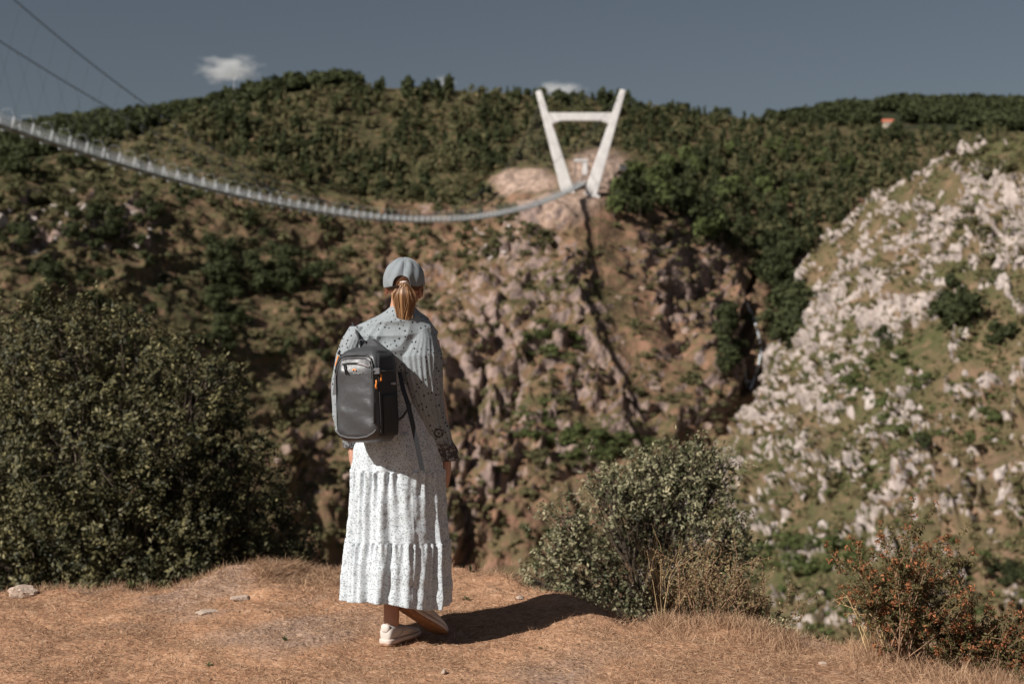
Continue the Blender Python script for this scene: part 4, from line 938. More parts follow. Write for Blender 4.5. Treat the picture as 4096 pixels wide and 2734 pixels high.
# ================================================================== the walker
O = np.array((-0.49, 6.30, 0.0))
def Q(px, py, dy=0.0): return P(px, py, 6.30 + dy) - O
person = empty('person', tuple(O)); tag(person, 'person seen from behind in grey cap, spotted blouse and long white dress', 'person')
skin = mat('skin', (0.50, 0.27, 0.19), 0.5, noise=(30, .92, 1.05), spec=.4)
skin.node_tree.nodes['Principled BSDF'].inputs['Subsurface Weight'].default_value = 0.08
def chain(mb, nodes, k=14, sub=4, flat=1.0):
    """smooth tapering limb through (point, radius) nodes"""
    pts = np.array([n[0] for n in nodes], float); rad = np.array([n[1] for n in nodes], float); n = len(pts); t = np.arange(n); tt = np.linspace(0, n - 1, (n - 1) * sub + 1)
    def cr(a):
        out = []
        for x in tt:
            i = min(int(x), n - 2); f = x - i; p0 = a[max(i-1, 0)]; p1 = a[i]; p2 = a[i+1]; p3 = a[min(i+2, n-1)]
            out.append(.5 * (2*p1 + (p2-p0)*f + (2*p0-5*p1+4*p2-p3)*f*f + (3*p1-p0-3*p2+p3)*f**3))
        return np.array(out)
    mb.tube(cr(pts), np.maximum(cr(rad), .002), k, flat=flat)
def ball(mb, c, r, Rm=None, k=14):
    th = np.linspace(.12, np.pi - .12, 10); rings = []
    for t in th:
        a = np.linspace(0, 2*np.pi, k, endpoint=False); q = np.stack([np.cos(a)*np.sin(t)*r[0], np.sin(a)*np.sin(t)*r[1], np.full(k, np.cos(t)*r[2])], 1)
        if Rm is not None: q = q @ np.asarray(Rm).T
        rings.append(q + c)
    mb.loft(rings)
mb = MB()
V3 = lambda *a: np.array(a, float)
# torso and neck
def ell(c, a, b, k=24):
    t = np.linspace(0, 2*np.pi, k, endpoint=False); return np.stack([c[0] + a*np.cos(t), c[1] + b*np.sin(t), np.full(k, c[2])], 1)
mb.loft([ell(Q(p_, y_), a_, b_) for p_, y_, a_, b_ in [(397,470,.12,.09),(397,455,.155,.115),(397,440,.155,.115),(396,415,.125,.095),(395,395,.115,.085),(393,370,.13,.095),(392,348,.145,.10),(393,332,.15,.085),(396,322,.09,.06),(399,314,.058,.055)]])
chain(mb, [(Q(398, 322, 0), .055), (Q(400, 312, .0), .050), (Q(402, 302, .005), .049), (Q(403, 292, .02), .052)])
# head: turned slightly to the right, skull + jaw + face
HC = Q(404, 281, .03)
ball(mb, HC, (.076, .094, .090), k=20); ball(mb, HC + V3(.012, .045, -.045), (.058, .058, .068), k=18)
ball(mb, HC + V3(.022, .105, -.03), (.011, .016, .020)); ball(mb, HC + V3(.022, .092, -.068), (.022, .012, .007)); ball(mb, HC + V3(.02, .085, -.10), (.022, .018, .018)); ball(mb, HC + V3(.02, .086, .004), (.045, .014, .008))
for sx, px, py in ((-1, 386.4, 288.5), (1, 420.0, 292.0)):
    e = Q(px, py, .02); ball(mb, e, (.010, .020, .030)); ball(mb, e + V3(.004 * sx, -.006, .008), (.008, .016, .020))
# arms
def arm(sh, el, wr, r0): chain(mb, [(sh, .052), (lerp(sh, el, .35), .046), (lerp(sh, el, .8), .036), (el, .036), (lerp(el, wr, .35), .036), (lerp(el, wr, .8), .025), (wr, .023)])
armL = [Q(360, 333), Q(346, 388, .0), Q(351.5, 441, .04)]; armR = [Q(428, 341), Q(437, 398, .0), Q(446.5, 456, .05)]
arm(*armL, .05); arm(*armR, .05)
def hand(wr, dirn, palm_n, side, curl, sc=1.0):
    """dirn: wrist->fingers, palm_n: palm normal, side: towards the thumb"""
    d = dirn / np.linalg.norm(dirn); n = palm_n - d * np.dot(palm_n, d); n /= np.linalg.norm(n); s = np.cross(n, d); s *= np.sign(np.dot(s, side)) or 1
    chain(mb, [(wr - d*.01, .022), (wr + d*.02, .024), (wr + d*.05, .026)], flat=.62) if abs(n[1]) < 0 else None
    for q in (-.026, -.009, .009, .026):   # metacarpals fuse into the palm
        chain(mb, [(wr + s*q*.5, .015*sc), (wr + d*.045 + s*q*.85, .014*sc), (wr + d*.088 + s*q, .0105*sc)], k=8, sub=3)
    for q, L_, cu in ((.027, .070, .8), (.009, .078, 1.0), (-.009, .073, 1.1), (-.026, .058, 1.3)):
        p = wr + d*.088 + s*q*1.02; nodes = [(p - d*.01, .0095*sc)]; ang = .12 + .12*curl*cu; f = p
        for j, fr in enumerate((.45, .30, .25)):
            dd = d*math.cos(ang) + n*math.sin(ang) + s*q*1.2; dd /= np.linalg.norm(dd); f = f + dd*L_*fr; nodes.append((f, (.0088, .0080, .0064)[j]*sc)); ang += .34*curl*cu
        chain(mb, nodes, k=8, sub=3)
    t0 = wr + d*.022 + s*.022; chain(mb, [(wr + d*.01 + s*.008, .014), (t0 + s*.006 + n*.006, .0125), (t0 + d*.030 + s*.017 + n*.014, .0098), (t0 + d*.056 + s*.018 + n*.022, .0075)], k=8, sub=3)
hand(armL[2] - V3(0, 0, .004), V3(.03, .03, -1), V3(1, .25, 0), V3(.1, 1, 0), 1.0); hand(armR[2] - V3(0, 0, .002), V3(.02, .02, -1), V3(-1, .3, 0), V3(-.1, 1, 0), 1.0)
# legs, feet inside the shoes
yl, yr = -.03, .05
LA = Q(391.5, 620, yl); RA = Q(413, 605, .0)
chain(mb, [(Q(383, 462), .085), (Q(382, 500, .0), .068), (Q(386, 540, .0), .050), (Q(390, 570, -.01), .050), (Q(391.5, 600, -.02), .037), (LA, .034), (LA - V3(0, 0, .03), .030)])
chain(mb, [(Q(409, 462), .085), (Q(411, 500, .03), .068), (Q(416, 540, .06), .050), (Q(419, 570, .06), .048), (Q(417, 592, .03), .034), (RA, .032), (RA + V3(.025, .01, -.03), .028)])
body = mb.build('body', skin, person, smooth=True)
rm = body.modifiers.new('union', 'REMESH'); rm.mode = 'VOXEL'; rm.voxel_size = 0.0042; rm.use_smooth_shade = True
sm = body.modifiers.new('smooth', 'SMOOTH'); sm.factor = .5; sm.iterations = 3

# hair
hair_m = leaf_mat('golden_brown_hair', (0.10, 0.040, 0.017), (0.42, 0.235, 0.11), 0.38, 0.05, .5)
r = np.random.default_rng(77)
mb = MB(); th = np.linspace(.2, 2.15, 16); rings = []
for t in th: rings.append(np.stack([HC[0] + .0815*np.cos(np.linspace(0, 2*np.pi, 40, endpoint=False))*math.sin(t), HC[1] - .012 + .090*np.sin(np.linspace(0, 2*np.pi, 40, endpoint=False))*math.sin(t), np.full(40, HC[2] + .006 + .088*math.cos(t))], 1))
mb.loft(rings)
sk = mb.build('hair', hair_m, person, smooth=True); attr(sk.data, 'var', np.full(len(sk.data.vertices), 0.0))  # darkest tone on the skull stands in for shade inside the cap opening
mb = MB(); var = []; root_ = Q(404.3, 283, -.088)
for i in range(420):
    u = r.uniform(-1, 1); d_ = r.uniform(-1, 1); ln = r.uniform(.80, 1.0) if abs(u) < .6 else r.uniform(.55, .85)
    x1 = 404.3 + u * 12.0; x2 = 404 + u * 6.0 + r.normal(0, .9)
    a0 = root_ + V3(u*.012, r.normal(0, .004), r.normal(0, .006)); a1 = Q(404 + u*10.5 + .8*math.sin(u*14), 292.5, -.102 + .02*u*u + d_*.008); a2 = Q(x1 + 1.1*math.sin(u*11 + d_), 301, -.098 + .028*u*u + d_*.014); a3 = Q(lerp(x1, x2, .6), 301 + 13*ln, -.088 + .018*u*u + d_*.012); a4 = Q(x2, 303 + 19.5*ln, -.080 + d_*.006)
    n0 = len(mb.v); chain(mb, [(a0, .0022), (a1, .0024), (a2, .0023), (a3, .0018), (a4, .0006)], k=4, sub=4); c_ = np.clip(.5 + .35*math.sin(u*9 + d_*2) + r.normal(0, .14), 0, 1); var += [c_] * len(mb.v[-1])
pt = mb.build('ponytail', hair_m, sk, smooth=True); attr(pt.data, 'var', var)
mb = MB(); mb.tube([root_ + V3(-.017, .0, .004), root_ + V3(0, -.011, .006), root_ + V3(.017, 0, .004)], [.005]*3, 8); mb.build('hair_tie', mat('pale_tie', (.6, .5, .45), .6), sk, smooth=True)
# a few flyaway wisps by the ears
mb = MB(); var = []
for i in range(26):
    s_ = -1 if i % 2 else 1; b_ = HC + V3(s_*.078, -.01 + r.normal(0, .01), -.012 + r.normal(0, .012)); chain(mb, [(b_, .0008), (b_ + V3(s_*.008, r.normal(0, .008), -.018), .0007), (b_ + V3(s_*.004, r.normal(0, .01), -.045*r.random()-.01), .0004)], k=3, sub=2); var += [.5]*len(mb.v[-1])
wi = mb.build('wisp', hair_m, sk); attr(wi.data, 'var', var); wi['kind'] = 'stuff'

# cap with back opening
cap_m = mat('grey_cap_cotton', (0.21, 0.235, 0.25), 0.85, noise=(60, .93, 1.05), bump=(220, .25, .0015), sheen=.2)
capo = MB(); KA, KT = 144, 40; CC = HC + V3(.001, -.004, .006); verts = []
for i in range(KT + 1):
    for j in range(KA):
        a = 2*np.pi*j/KA; back = math.atan2(math.sin(a + np.pi/2 + .05), math.cos(a + np.pi/2 + .05))   # 0 at the back
        tmax = 1.90 - .04*math.cos(a); arch = max(0.0, 1 - (back/.44)**2); tmax -= .50*math.sqrt(arch) if arch > 0 else 0
        t = .02 + (tmax - .02)*i/KT; R0 = .0885; seam = min(abs(((a - np.pi/2 - .05 + np.pi/6) % (np.pi/3)) - np.pi/6), 1); cr_ = -.0022*math.exp(-(seam/.035)**2)
        wr_ = .0045*math.sin(t) * math.sin(back*10 + 3*t) * math.exp(-(back/.9)**2) * (1 if t > .3 else 0)
        wr_ += .0030*float(vn3(np.array([math.cos(a)*2.4]), np.array([math.sin(a)*2.4]), t*2.2, 5)[0]) ; rr = R0 + cr_ + wr_
        bulge = 1 + .03*math.sin(t)**8 if t < 1.57 else 1.03 + .05*(t - 1.57)
        verts.append((CC[0] + rr*1.0*math.cos(a)*math.sin(t)*bulge, CC[1] + rr*1.12*math.sin(a)*math.sin(t)*bulge, CC[2] + rr*1.10*math.cos(t)))
f = [(i*KA + j, i*KA + (j+1) % KA, (i+1)*KA + (j+1) % KA, (i+1)*KA + j) for i in range(KT) for j in range(KA)]; f.append(tuple(range(KA))[::-1])
capo.add(verts, f)
cap = capo.build('cap', cap_m, person, smooth=True); so = cap.modifiers.new('solid', 'SOLIDIFY'); so.thickness = .0022; so.offset = 1
cap.rotation_euler = (0, 0, 0)
tag(cap, 'grey cotton baseball cap with an arched opening for the ponytail')
mb = MB(); mb.tube([CC + V3(0, 0, .0972), CC + V3(0, 0, .1005)], [.006, .004], 10); mb.build('button', cap_m, cap, smooth=True)
mb = MB(); n_ = 16; top = []; bot = []
for i in range(n_ + 1):
    a = np.pi*(.15 + .7*i/n_); e = math.sin((a - .15*np.pi)/.7); top.append(CC + V3(.084*math.cos(a), .094*math.sin(a), -.012)); bot.append(CC + V3(.088*math.cos(a), .094*math.sin(a) + .065*math.sin(np.pi*i/n_)**.6, -.028 - .004*math.cos(a)**2))
mb.loft([top, bot], False, False, False); bo = mb.build('brim', cap_m, cap, smooth=True); so = bo.modifiers.new('solid', 'SOLIDIFY'); so.thickness = .003
mb = MB(); pts = [Q(p_, y_, dy) for p_, y_, dy in ((390, 286.5, -.078), (394.5, 286.0, -.094), (398, 285.2, -.100))]; mb.tube(pts, [.0065]*3, 8, flat=.35); mb.build('strap', mat('black_webbing', (.018, .018, .02), .6), cap)

# fabrics
def fabric(name, base, spot, kind):
    m = bpy.data.materials.new(name); m.use_nodes = True; n = m.node_tree.nodes; l = m.node_tree.links; b = n['Principled BSDF']; b.inputs['Roughness'].default_value = .85; b.inputs['Specular IOR Level'].default_value = .15
    b.inputs['Sheen Weight'].default_value = .1
    tc = n.new('ShaderNodeTexCoord')
    def mp(sc, rot=(0, 0, 0), loc=(0, 0, 0)):
        x = n.new('ShaderNodeMapping'); x.inputs['Scale'].default_value = sc; x.inputs['Rotation'].default_value = rot; x.inputs['Location'].default_value = loc; l.new(tc.outputs['Object'], x.inputs[0]); return x.outputs[0]
    def nz(vec, s, det=2):
        t = n.new('ShaderNodeTexNoise'); t.inputs['Scale'].default_value = s; t.inputs['Detail'].default_value = det; l.new(vec, t.inputs['Vector']); return t.outputs['Fac']
    def mr(f, a, c, o0=0., o1=1.):
        x = n.new('ShaderNodeMapRange'); x.inputs['From Min'].default_value = a; x.inputs['From Max'].default_value = c; x.inputs['To Min'].default_value = o0; x.inputs['To Max'].default_value = o1; l.new(f, x.inputs['Value']); return x.outputs[0]
    def mx(f, A, B):
        x = n.new('ShaderNodeMix'); x.data_type = 'RGBA'; l.new(f, x.inputs[0])
        for i, v in ((6, A), (7, B)):
            if isinstance(v, tuple): x.inputs[i].default_value = (*v, 1)
            else: l.new(v, x.inputs[i])
        return x.outputs[2]
    def ma(op, a, c):
        x = n.new('ShaderNodeMath'); x.operation = op; x.use_clamp = True
        for i, v in ((0, a), (1, c)):
            if isinstance(v, float): x.inputs[i].default_value = v
            else: l.new(v, x.inputs[i])
        return x.outputs[0]
    if kind == 'dress':
        f1 = mr(nz(mp((1, 1, 1.5), (0, .7, 0)), 120, 2), .545, .60); v = n.new('ShaderNodeTexVoronoi'); v.inputs['Scale'].default_value = 78; l.new(mp((1, 1, .8), (0, .6, 0)), v.inputs['Vector'])
        f2 = ma('MULTIPLY', mr(v.outputs['Distance'], .26, .16), .85); cfac = ma('MAXIMUM', ma('MULTIPLY', f1, .60), ma('MULTIPLY', f2, mr(nz(mp((1, 1, 1), loc=(3, 1, 0)), 40, 1), .42, .5)))
        c = mx(cfac, base, spot)
    else:
        v = n.new('ShaderNodeTexVoronoi'); v.inputs['Scale'].default_value = 50; v.inputs['Randomness'].default_value = .6; l.new(mp((1, 1, .95), (0, .5, 0)), v.inputs['Vector'])
        f2 = mr(v.outputs['Distance'], .25, .18); c = mx(mr(nz(mp((1, 1, 1)), 150, 3), .40, .62, 0., .42), base, tuple(.55 * q for q in base)); c = mx(f2, c, spot)
        sp = n.new('ShaderNodeSeparateXYZ'); l.new(tc.outputs['Object'], sp.inputs[0]); zc_ = float(Q(440, 441)[2])
        cuff = mr(sp.outputs[2], zc_ + .012, zc_ - .012); pat = mr(nz(mp((1, 1, 1)), 70, 3), .40, .50); c = mx(ma('MULTIPLY', cuff, pat), c, (.07, .065, .07))
        # round medallions printed on the sleeve
        mc = Q(439.3, 431.5, 0); vd = n.new('ShaderNodeVectorMath'); vd.operation = 'DISTANCE'; msp = n.new('ShaderNodeMapping'); msp.inputs['Scale'].default_value = (1, 0, 1); l.new(tc.outputs['Object'], msp.inputs[0]); l.new(msp.outputs[0], vd.inputs[0]); vd.inputs[1].default_value = (mc[0], 0, mc[2])
        ring = ma('MULTIPLY', mr(vd.outputs['Value'], .010, .013), mr(vd.outputs['Value'], .024, .021)); core = mr(vd.outputs['Value'], .007, .005)
        c = mx(ma('MULTIPLY', ma('MAXIMUM', ring, core), mr(nz(mp((1, 1, 1)), 160, 2), .35, .5, .5, 1.)), c, (.05, .05, .055))
    l.new(c, b.inputs['Base Color']); bp = n.new('ShaderNodeBump'); bp.inputs['Strength'].default_value = .5; bp.inputs['Distance'].default_value = .002; l.new(nz(mp((1, 1, 1)), 130, 4), bp.inputs['Height']); l.new(bp.outputs['Normal'], b.inputs['Normal'])
    return m
dress_m = fabric('white_speckled_cotton', (0.56, 0.605, 0.635), (0.12, 0.14, 0.15), 'dress'); blouse_m = fabric('spotted_grey_voile', (0.29, 0.32, 0.335), (0.018, 0.022, 0.026), 'blouse')

# dress: one lofted sheet with tiers, gathers and folds
prof = np.array([(318,396,.085,.060),(326,393,.150,.080),(340,392,.160,.095),(365,392,.150,.098),(400,394,.142,.10),(425,396,.165,.122),(447,397,.192,.145),(467,397,.200,.160),(470,397,.202,.162),(500,397.5,.211,.172),(537,397.5,.222,.186),(540,397.5,.224,.188),(570,396,.239,.200),(598,395.3,.244,.204)])
NR, NA = 300, 420; pyv = np.linspace(318, 598, NR); ang = np.linspace(0, 2*np.pi, NA, endpoint=False); A_, PYv = np.meshgrid(ang, pyv)
cx = np.interp(PYv, prof[:, 0], prof[:, 1]); hw = np.interp(PYv, prof[:, 0], prof[:, 2]); dp = np.interp(PYv, prof[:, 0], prof[:, 3])
low = np.clip((PYv - 440) / 160, 0, 1)
def fold(u): return 1 - np.abs(np.sin(u))**.8 * 1.6
wob = A_ + .06*np.sin(3*A_ + 1) + .02*np.sin(PYv/17 + A_*2) * low
big = (.55*fold(wob*5.5 + .4) + .35*np.sin(wob*17 + .8*np.sin(2*A_)) + .22*np.sin(wob*29 + 1.3))
g1_ = np.clip(1 - np.abs(PYv - 468) / 26, 0, 1) * (PYv > 468) * .0055*np.sin(wob*44 + 2*np.sin(A_*3)) + np.clip(1 - (PYv - 468)/90, 0, 1) * (PYv > 468)*.006*np.sin(wob*31)
g2_ = np.clip(1 - np.abs(PYv - 538) / 22, 0, 1) * (PYv > 538) * .005*np.sin(wob*52 + 2*np.sin(A_*4)) + np.clip(1 - (PYv - 538)/60, 0, 1) * (PYv > 538)*.005*np.sin(wob*37 + 1)
rad = .023*low**.8*big + g1_ + g2_ + .006*fbm(np.cos(A_)*2, np.sin(A_)*2, PYv/22, 9, 3) + .004 * ((PYv > 430) & (PYv < 467)) * np.sin(wob*13)
base = Q(0, 0); Zq = np.array([Q(396, p_)[2] for p_ in pyv])[:, None] + 0*A_
Zq = Zq + .012*low**3*np.sin(A_*3 + .5) + .02*low**4*np.cos(A_ - np.pi)*1.0
Xq = (cx - 512)*6.3/F - O[0] + (hw + rad)*np.cos(A_); Yq = .0 + (dp + rad)*np.sin(A_)
v = np.stack([Xq, Yq, Zq], -1).reshape(-1, 3); i = np.arange(NR*NA).reshape(NR, NA); ir = np.roll(i, -1, 1)
f = np.stack([i[:-1], i[1:], ir[1:], ir[:-1]], -1).reshape(-1, 4)
me = mesh_np('dress', v, f, smooth=True, mats=[dress_m]); dr = ob('dress', me, person); so = dr.modifiers.new('solid', 'SOLIDIFY'); so.thickness = .0015; so.offset = -1
tag(dr, 'ankle length tiered white dress with small dark specks')

# blouse: yoke and two wide sleeves fused
mb = MB(); K = 160; tt = np.linspace(0, 2*np.pi, K, endpoint=False)
yk = [(304.5,401,.050,.050),(308,400.3,.064,.058),(312,399,.086,.070),(317,396.5,.122,.083),(322,394.2,.158,.094),(329,392.5,.188,.104),(338,391.5,.203,.112),(350,391,.203,.120),(362,391,.190,.122),(371,391,.172,.118)]
rings = []
ypy = np.linspace(304.5, 371, 60); ya = np.array(yk)
for p_ in ypy:
    c_ = np.interp(p_, ya[:, 0], ya[:, 1]); a_ = np.interp(p_, ya[:, 0], ya[:, 2]); b_ = np.interp(p_, ya[:, 0], ya[:, 3])
    w_ = .0085*fold((p_ - 300)/4.6 + 2.4*np.cos(tt - .6) + 1.2*np.sin(tt*2)) * (.5 + .5*np.sin(tt*1.5 + 4 + p_*.05)) * np.clip((p_ - 306)/14, 0, 1) + .008*fold(tt*7 + (p_ - 300)*.06 + 1.3*np.sin(3*tt) + .7*np.sin(7*tt + 1))*np.clip((p_ - 318)/25, 0, 1)
    q = Q(c_, p_, 0); rings.append(np.stack([q[0] + (a_ + w_)*np.cos(tt), q[1] + (b_ + w_)*np.sin(tt), np.full(K, q[2] + .010*np.cos(tt))], 1))
mb.loft(rings)
def sleeve(nodes, seed, nf):
    a = np.array(nodes, float); py_ = np.linspace(a[0, 1], a[-1, 1], 110); rr = np.random.default_rng(seed); ph = rr.uniform(0, 6.28, 4); rings = []
    for p_ in py_:
        c_ = np.interp(p_, a[:, 1], a[:, 0]); h_ = np.interp(p_, a[:, 1], a[:, 2])*.00443; d_ = np.interp(p_, a[:, 1], a[:, 3]); dy = np.interp(p_, a[:, 1], a[:, 4]); u = (p_ - a[0, 1])/(a[-1, 1] - a[0, 1])
        w_ = np.clip(u*3, 0, 1)*(.0095*fold(tt*nf/2 + ph[0] + 3.6*u + 1.5*np.sin(2*tt + 3*u) + .9*np.sin(5*tt))*(.55 + .6*np.sin(3*tt + ph[1] + 3*u)) + .0025*np.sin(tt*nf*1.6 + ph[2] + 3*u)) + .004*np.sin(p_/2.6 + 2*np.sin(tt + ph[3]))*np.clip((u - .72)*5, 0, 1)
        q = Q(c_, p_, dy); tx = (a[-1, 0] - a[0, 0])/(a[-1, 1] - a[0, 1]); rings.append(np.stack([q[0] + (h_ + w_)*np.cos(tt), q[1] + (d_ + w_)*np.sin(tt), q[2] + .25*tx*h_*np.cos(tt)], 1))
    mb.loft(rings)
sleeve([(421,328,11,.075,0),(421,338,16.0,.090,-.005),(417,355,24.5,.105,-.02),(419.5,375,22.5,.105,-.02),(423.5,395,19.5,.098,-.01),(429,415,16.5,.088,0),(435.5,432,14.5,.075,.01),(441,445,13.5,.068,.03),(447,453,11.5,.058,.04),(449,460,10.8,.050,.05)], 3, 18)
sleeve([(360,326,10,.070,0),(357,338,14.5,.085,0),(351,355,14,.085,.0),(346.5,378,12.5,.080,.0),(345.5,398,12,.078,.0),(346,415,12.5,.07,.01),(348.5,430,11.5,.06,.02),(350.5,440,7.5,.042,.03),(351.5,447,6.2,.038,.04)], 4, 16)
bl = mb.build('blouse', blouse_m, person, smooth=True); rm = bl.modifiers.new('union', 'REMESH'); rm.mode = 'VOXEL'; rm.voxel_size = .0032; rm.use_smooth_shade = True; s_ = bl.modifiers.new('smooth', 'SMOOTH'); s_.iterations = 1; s_.factor = .5
tag(bl, 'loose grey white blouse with small black spots and wide sleeves')

# shoes
sh_m = mat('cream_leather', (0.60, 0.54, 0.49), 0.5, noise=(25, .93, 1.04), bump=(90, .25, .001)); sole_m = mat('rubber_sole', (0.62, 0.50, 0.43), 0.6); gum = mat('amber_outsole', (0.30, 0.15, 0.075), 0.55, noise=(60, .7, 1.2), bump=(160, .9, .003))
def shoe(name, M, T_, lab):
    M = np.array(M)
    def sec(x, w_, z0, z1, k=20, p=2.6):
        t = np.linspace(0, 2*np.pi, k, endpoint=False); c, s = np.cos(t), np.sin(t); y = w_*np.sign(c)*np.abs(c)**(2/p); z = (z0 + z1)/2 + (z1 - z0)/2*np.sign(s)*np.abs(s)**(2/p); return np.stack([np.full(k, x), y, z], 1)
    up = [(-.002,.020,.024,.060),(.006,.031,.022,.084),(.025,.036,.021,.091),(.060,.037,.021,.080),(.095,.039,.021,.074),(.130,.043,.021,.068),(.165,.046,.021,.056),(.200,.045,.021,.045),(.228,.037,.021,.037),(.245,.022,.022,.030)]
    m_ = MB(); m_.loft([sec(*u) @ M.T + T_ for u in up]); s0 = m_.build(name, sh_m, person, smooth=True, subsurf=2); tag(s0, lab)
    so_ = [(-.008,.022,.002,.030),(.002,.034,.0,.032),(.03,.040,.0,.031),(.07,.038,.0,.028),(.11,.040,.0,.026),(.16,.049,.0,.025),(.205,.047,.0,.025),(.235,.038,.002,.025),(.252,.022,.006,.024)]
    m_ = MB(); m_.loft([sec(x, w_, z0 + .006, z1, p=5) @ M.T + T_ for x, w_, z0, z1 in so_]); m_.build('sole', sole_m, s0, smooth=True, subsurf=1)
    m_ = MB(); m_.loft([sec(x, w_*.96, z0 - .001, z0 + .0075, p=5) @ M.T + T_ for x, w_, z0, z1 in so_]); m_.build('outsole', gum, s0, smooth=True)
    m_ = MB(); m_.loft([sec(x, w_, z0, z1, p=2.4) @ M.T + T_ for x, w_, z0, z1 in [(-.0045,.014,.055,.090),(.004,.024,.060,.098),(.014,.026,.066,.097)]]); m_.build('heel_tab', sh_m, s0, smooth=True, subsurf=1)
    for k_ in range(5):
        x = .085 + .020*k_; z = .082 - .0055*k_ - .10*max(0, x - .12)*.8; m_ = MB(); m_.tube([V3(x, -.024, z - .010) @ M.T + T_, V3(x + .004, 0, z - .001) @ M.T + T_, V3(x, .024, z - .010) @ M.T + T_], [.0028]*3, 6); m_.build('lace', sh_m, s0, smooth=True)
    for sy in (-1, 1):
        m_ = MB(); m_.tube([V3(.05, sy*.0385, .03) @ M.T + T_, V3(.09, sy*.041, .058) @ M.T + T_, V3(.13, sy*.0445, .032) @ M.T + T_, V3(.17, sy*.0465, .04) @ M.T + T_], [.0016]*4, 5); m_.build('seam', sole_m, s0)
def frame(fwd, upv):
    x = V3(*fwd); x /= np.linalg.norm(x); z = V3(*upv); z -= x*np.dot(x, z); z /= np.linalg.norm(z); y = np.cross(z, x); return np.stack([x, y, z], 1)
gz = float(f_fg(np.array([-.53]), np.array([6.25]))[0])
hL = Q(386.5, 634.5, 0); shoe('shoe', frame((.50, .86, .02), (0, 0, 1)), V3(hL[0], -.085, gz + .004), 'cream sneaker flat on the ground, heel towards the viewer')
Mr = frame((.66, .38, -.52), (.28, .55, .72)); shoe('shoe', Mr, V3(Q(439.5, 632)[0], .06, gz + .030) - Mr[:, 0]*.225, 'cream sneaker with raised heel showing the amber sole')

# ================================================================== backpack
nyl = mat('dark_grey_nylon', (0.050, 0.051, 0.054), 0.40, noise=(9, .85, 1.15), bump=(14, .45, .012), spec=.5); nyd = mat('black_side_fabric', (0.028, 0.028, 0.030), 0.7, bump=(60, .4, .002)); pip = mat('black_zipper', (.02, .02, .022), .5); orange = mat('orange_cord', (.85, .27, .05), .5); web = mat('grey_webbing', (.10, .10, .105), .7); silver = mat('pale_reflective_tape', (.34, .31, .32), .45); txt = mat('grey_print', (.30, .30, .30), .6)
TH = R(27); PC = np.array((-.618, 6.070, .890)); nN = np.array((-math.sin(TH), -math.cos(TH), 0)); sS = np.array((math.cos(TH), -math.sin(TH), 0))
pack = empty('backpack', tuple(PC)); pack.rotation_euler = (R(-2), R(-2.2), 0); tag(pack, 'dark grey camera backpack with orange zipper pulls hanging on her back', 'backpack')
def ribbon(mb, pts, hwid, wdir):
    w_ = np.asarray(wdir, float); n_ = np.array((0, 1, 0)); mb.loft([[p - w_*h + n_*.0012, p + w_*h + n_*.0012, p + w_*h - n_*.0012, p - w_*h - n_*.0012] for p, h in zip(pts, hwid)])
def L(u, n_, z): return sS*u + nN*n_ + np.array((0, 0, z))
def rrect(hw_, hd, zz, p=5, k=64, no=0.0, so_=0.0):
    t = np.linspace(0, 2*np.pi, k, endpoint=False); c, s = np.cos(t), np.sin(t); u = hw_*np.sign(c)*np.abs(c)**(2/p); d = hd*np.sign(s)*np.abs(s)**(2/p) + no; return np.array([L(a + so_, b, zz) for a, b in zip(u, d)])
Hh = .405
def W(z): # half width and front/back depth along the height
    zz = z/Hh; hw_ = np.interp(zz, [0, .03, .08, .2, .8, .90, .96, 1], [.075, .098, .107, .110, .107, .100, .084, .055]); fr = np.interp(zz, [0, .03, .08, .2, .75, .88, .96, 1], [.035, .066, .080, .088, .080, .066, .040, .008]); return hw_, fr
mb = MB(); rings = []
for z in np.concatenate([np.linspace(0, .04, 8), np.linspace(.05, .36, 26), np.linspace(.368, Hh, 9)]):
    hw_, fr = W(z); bk = -.085 if z < .37 else -.085 + (z - .37)*.6; no = (fr + bk)/2; hd = (fr - bk)/2
    ring = rrect(hw_, hd, z, 5.5, 96, no); wv = .007*fbm(ring[:, 0]*9 + 3, ring[:, 1]*9, z*9, 4, 3) + .0035*fold(z*24 + ring[:, 0]*20 + 2*math.sin(z*9)); rings.append(ring + (ring - L(0, 0, z))*0 + np.outer(wv, nN))
mb.loft(rings); bodyp = mb.build('main_compartment', nyl, pack, smooth=True)
# black side gusset panel on the right, set 2 mm proud
def side_strip(z0, z1, n0, n1, off, name, m, par=pack, sgn=1, k=14):
    mb = MB(); rows = []
    for z in np.linspace(z0, z1, k):
        hw_, fr = W(z); rows.append([L(sgn*(hw_ + off)*(1 - .02*abs(q)), fr*0 + lerp(n0, min(n1, fr - .012), (q + 1)/2), z) for q in np.linspace(-1, 1, 7)])
    mb.loft(rows, False, False, False); o = mb.build(name, m, par, smooth=True); s_ = o.modifiers.new('solid', 'SOLIDIFY'); s_.thickness = .003; s_.offset = 0; return o
for sg in (1, -1): side_strip(.025, .375, -.078, .062, .0025, 'side_panel', nyd, sgn=sg)
side_strip(.03, .20, -.06, .045, .009, 'side_pocket', nyd)
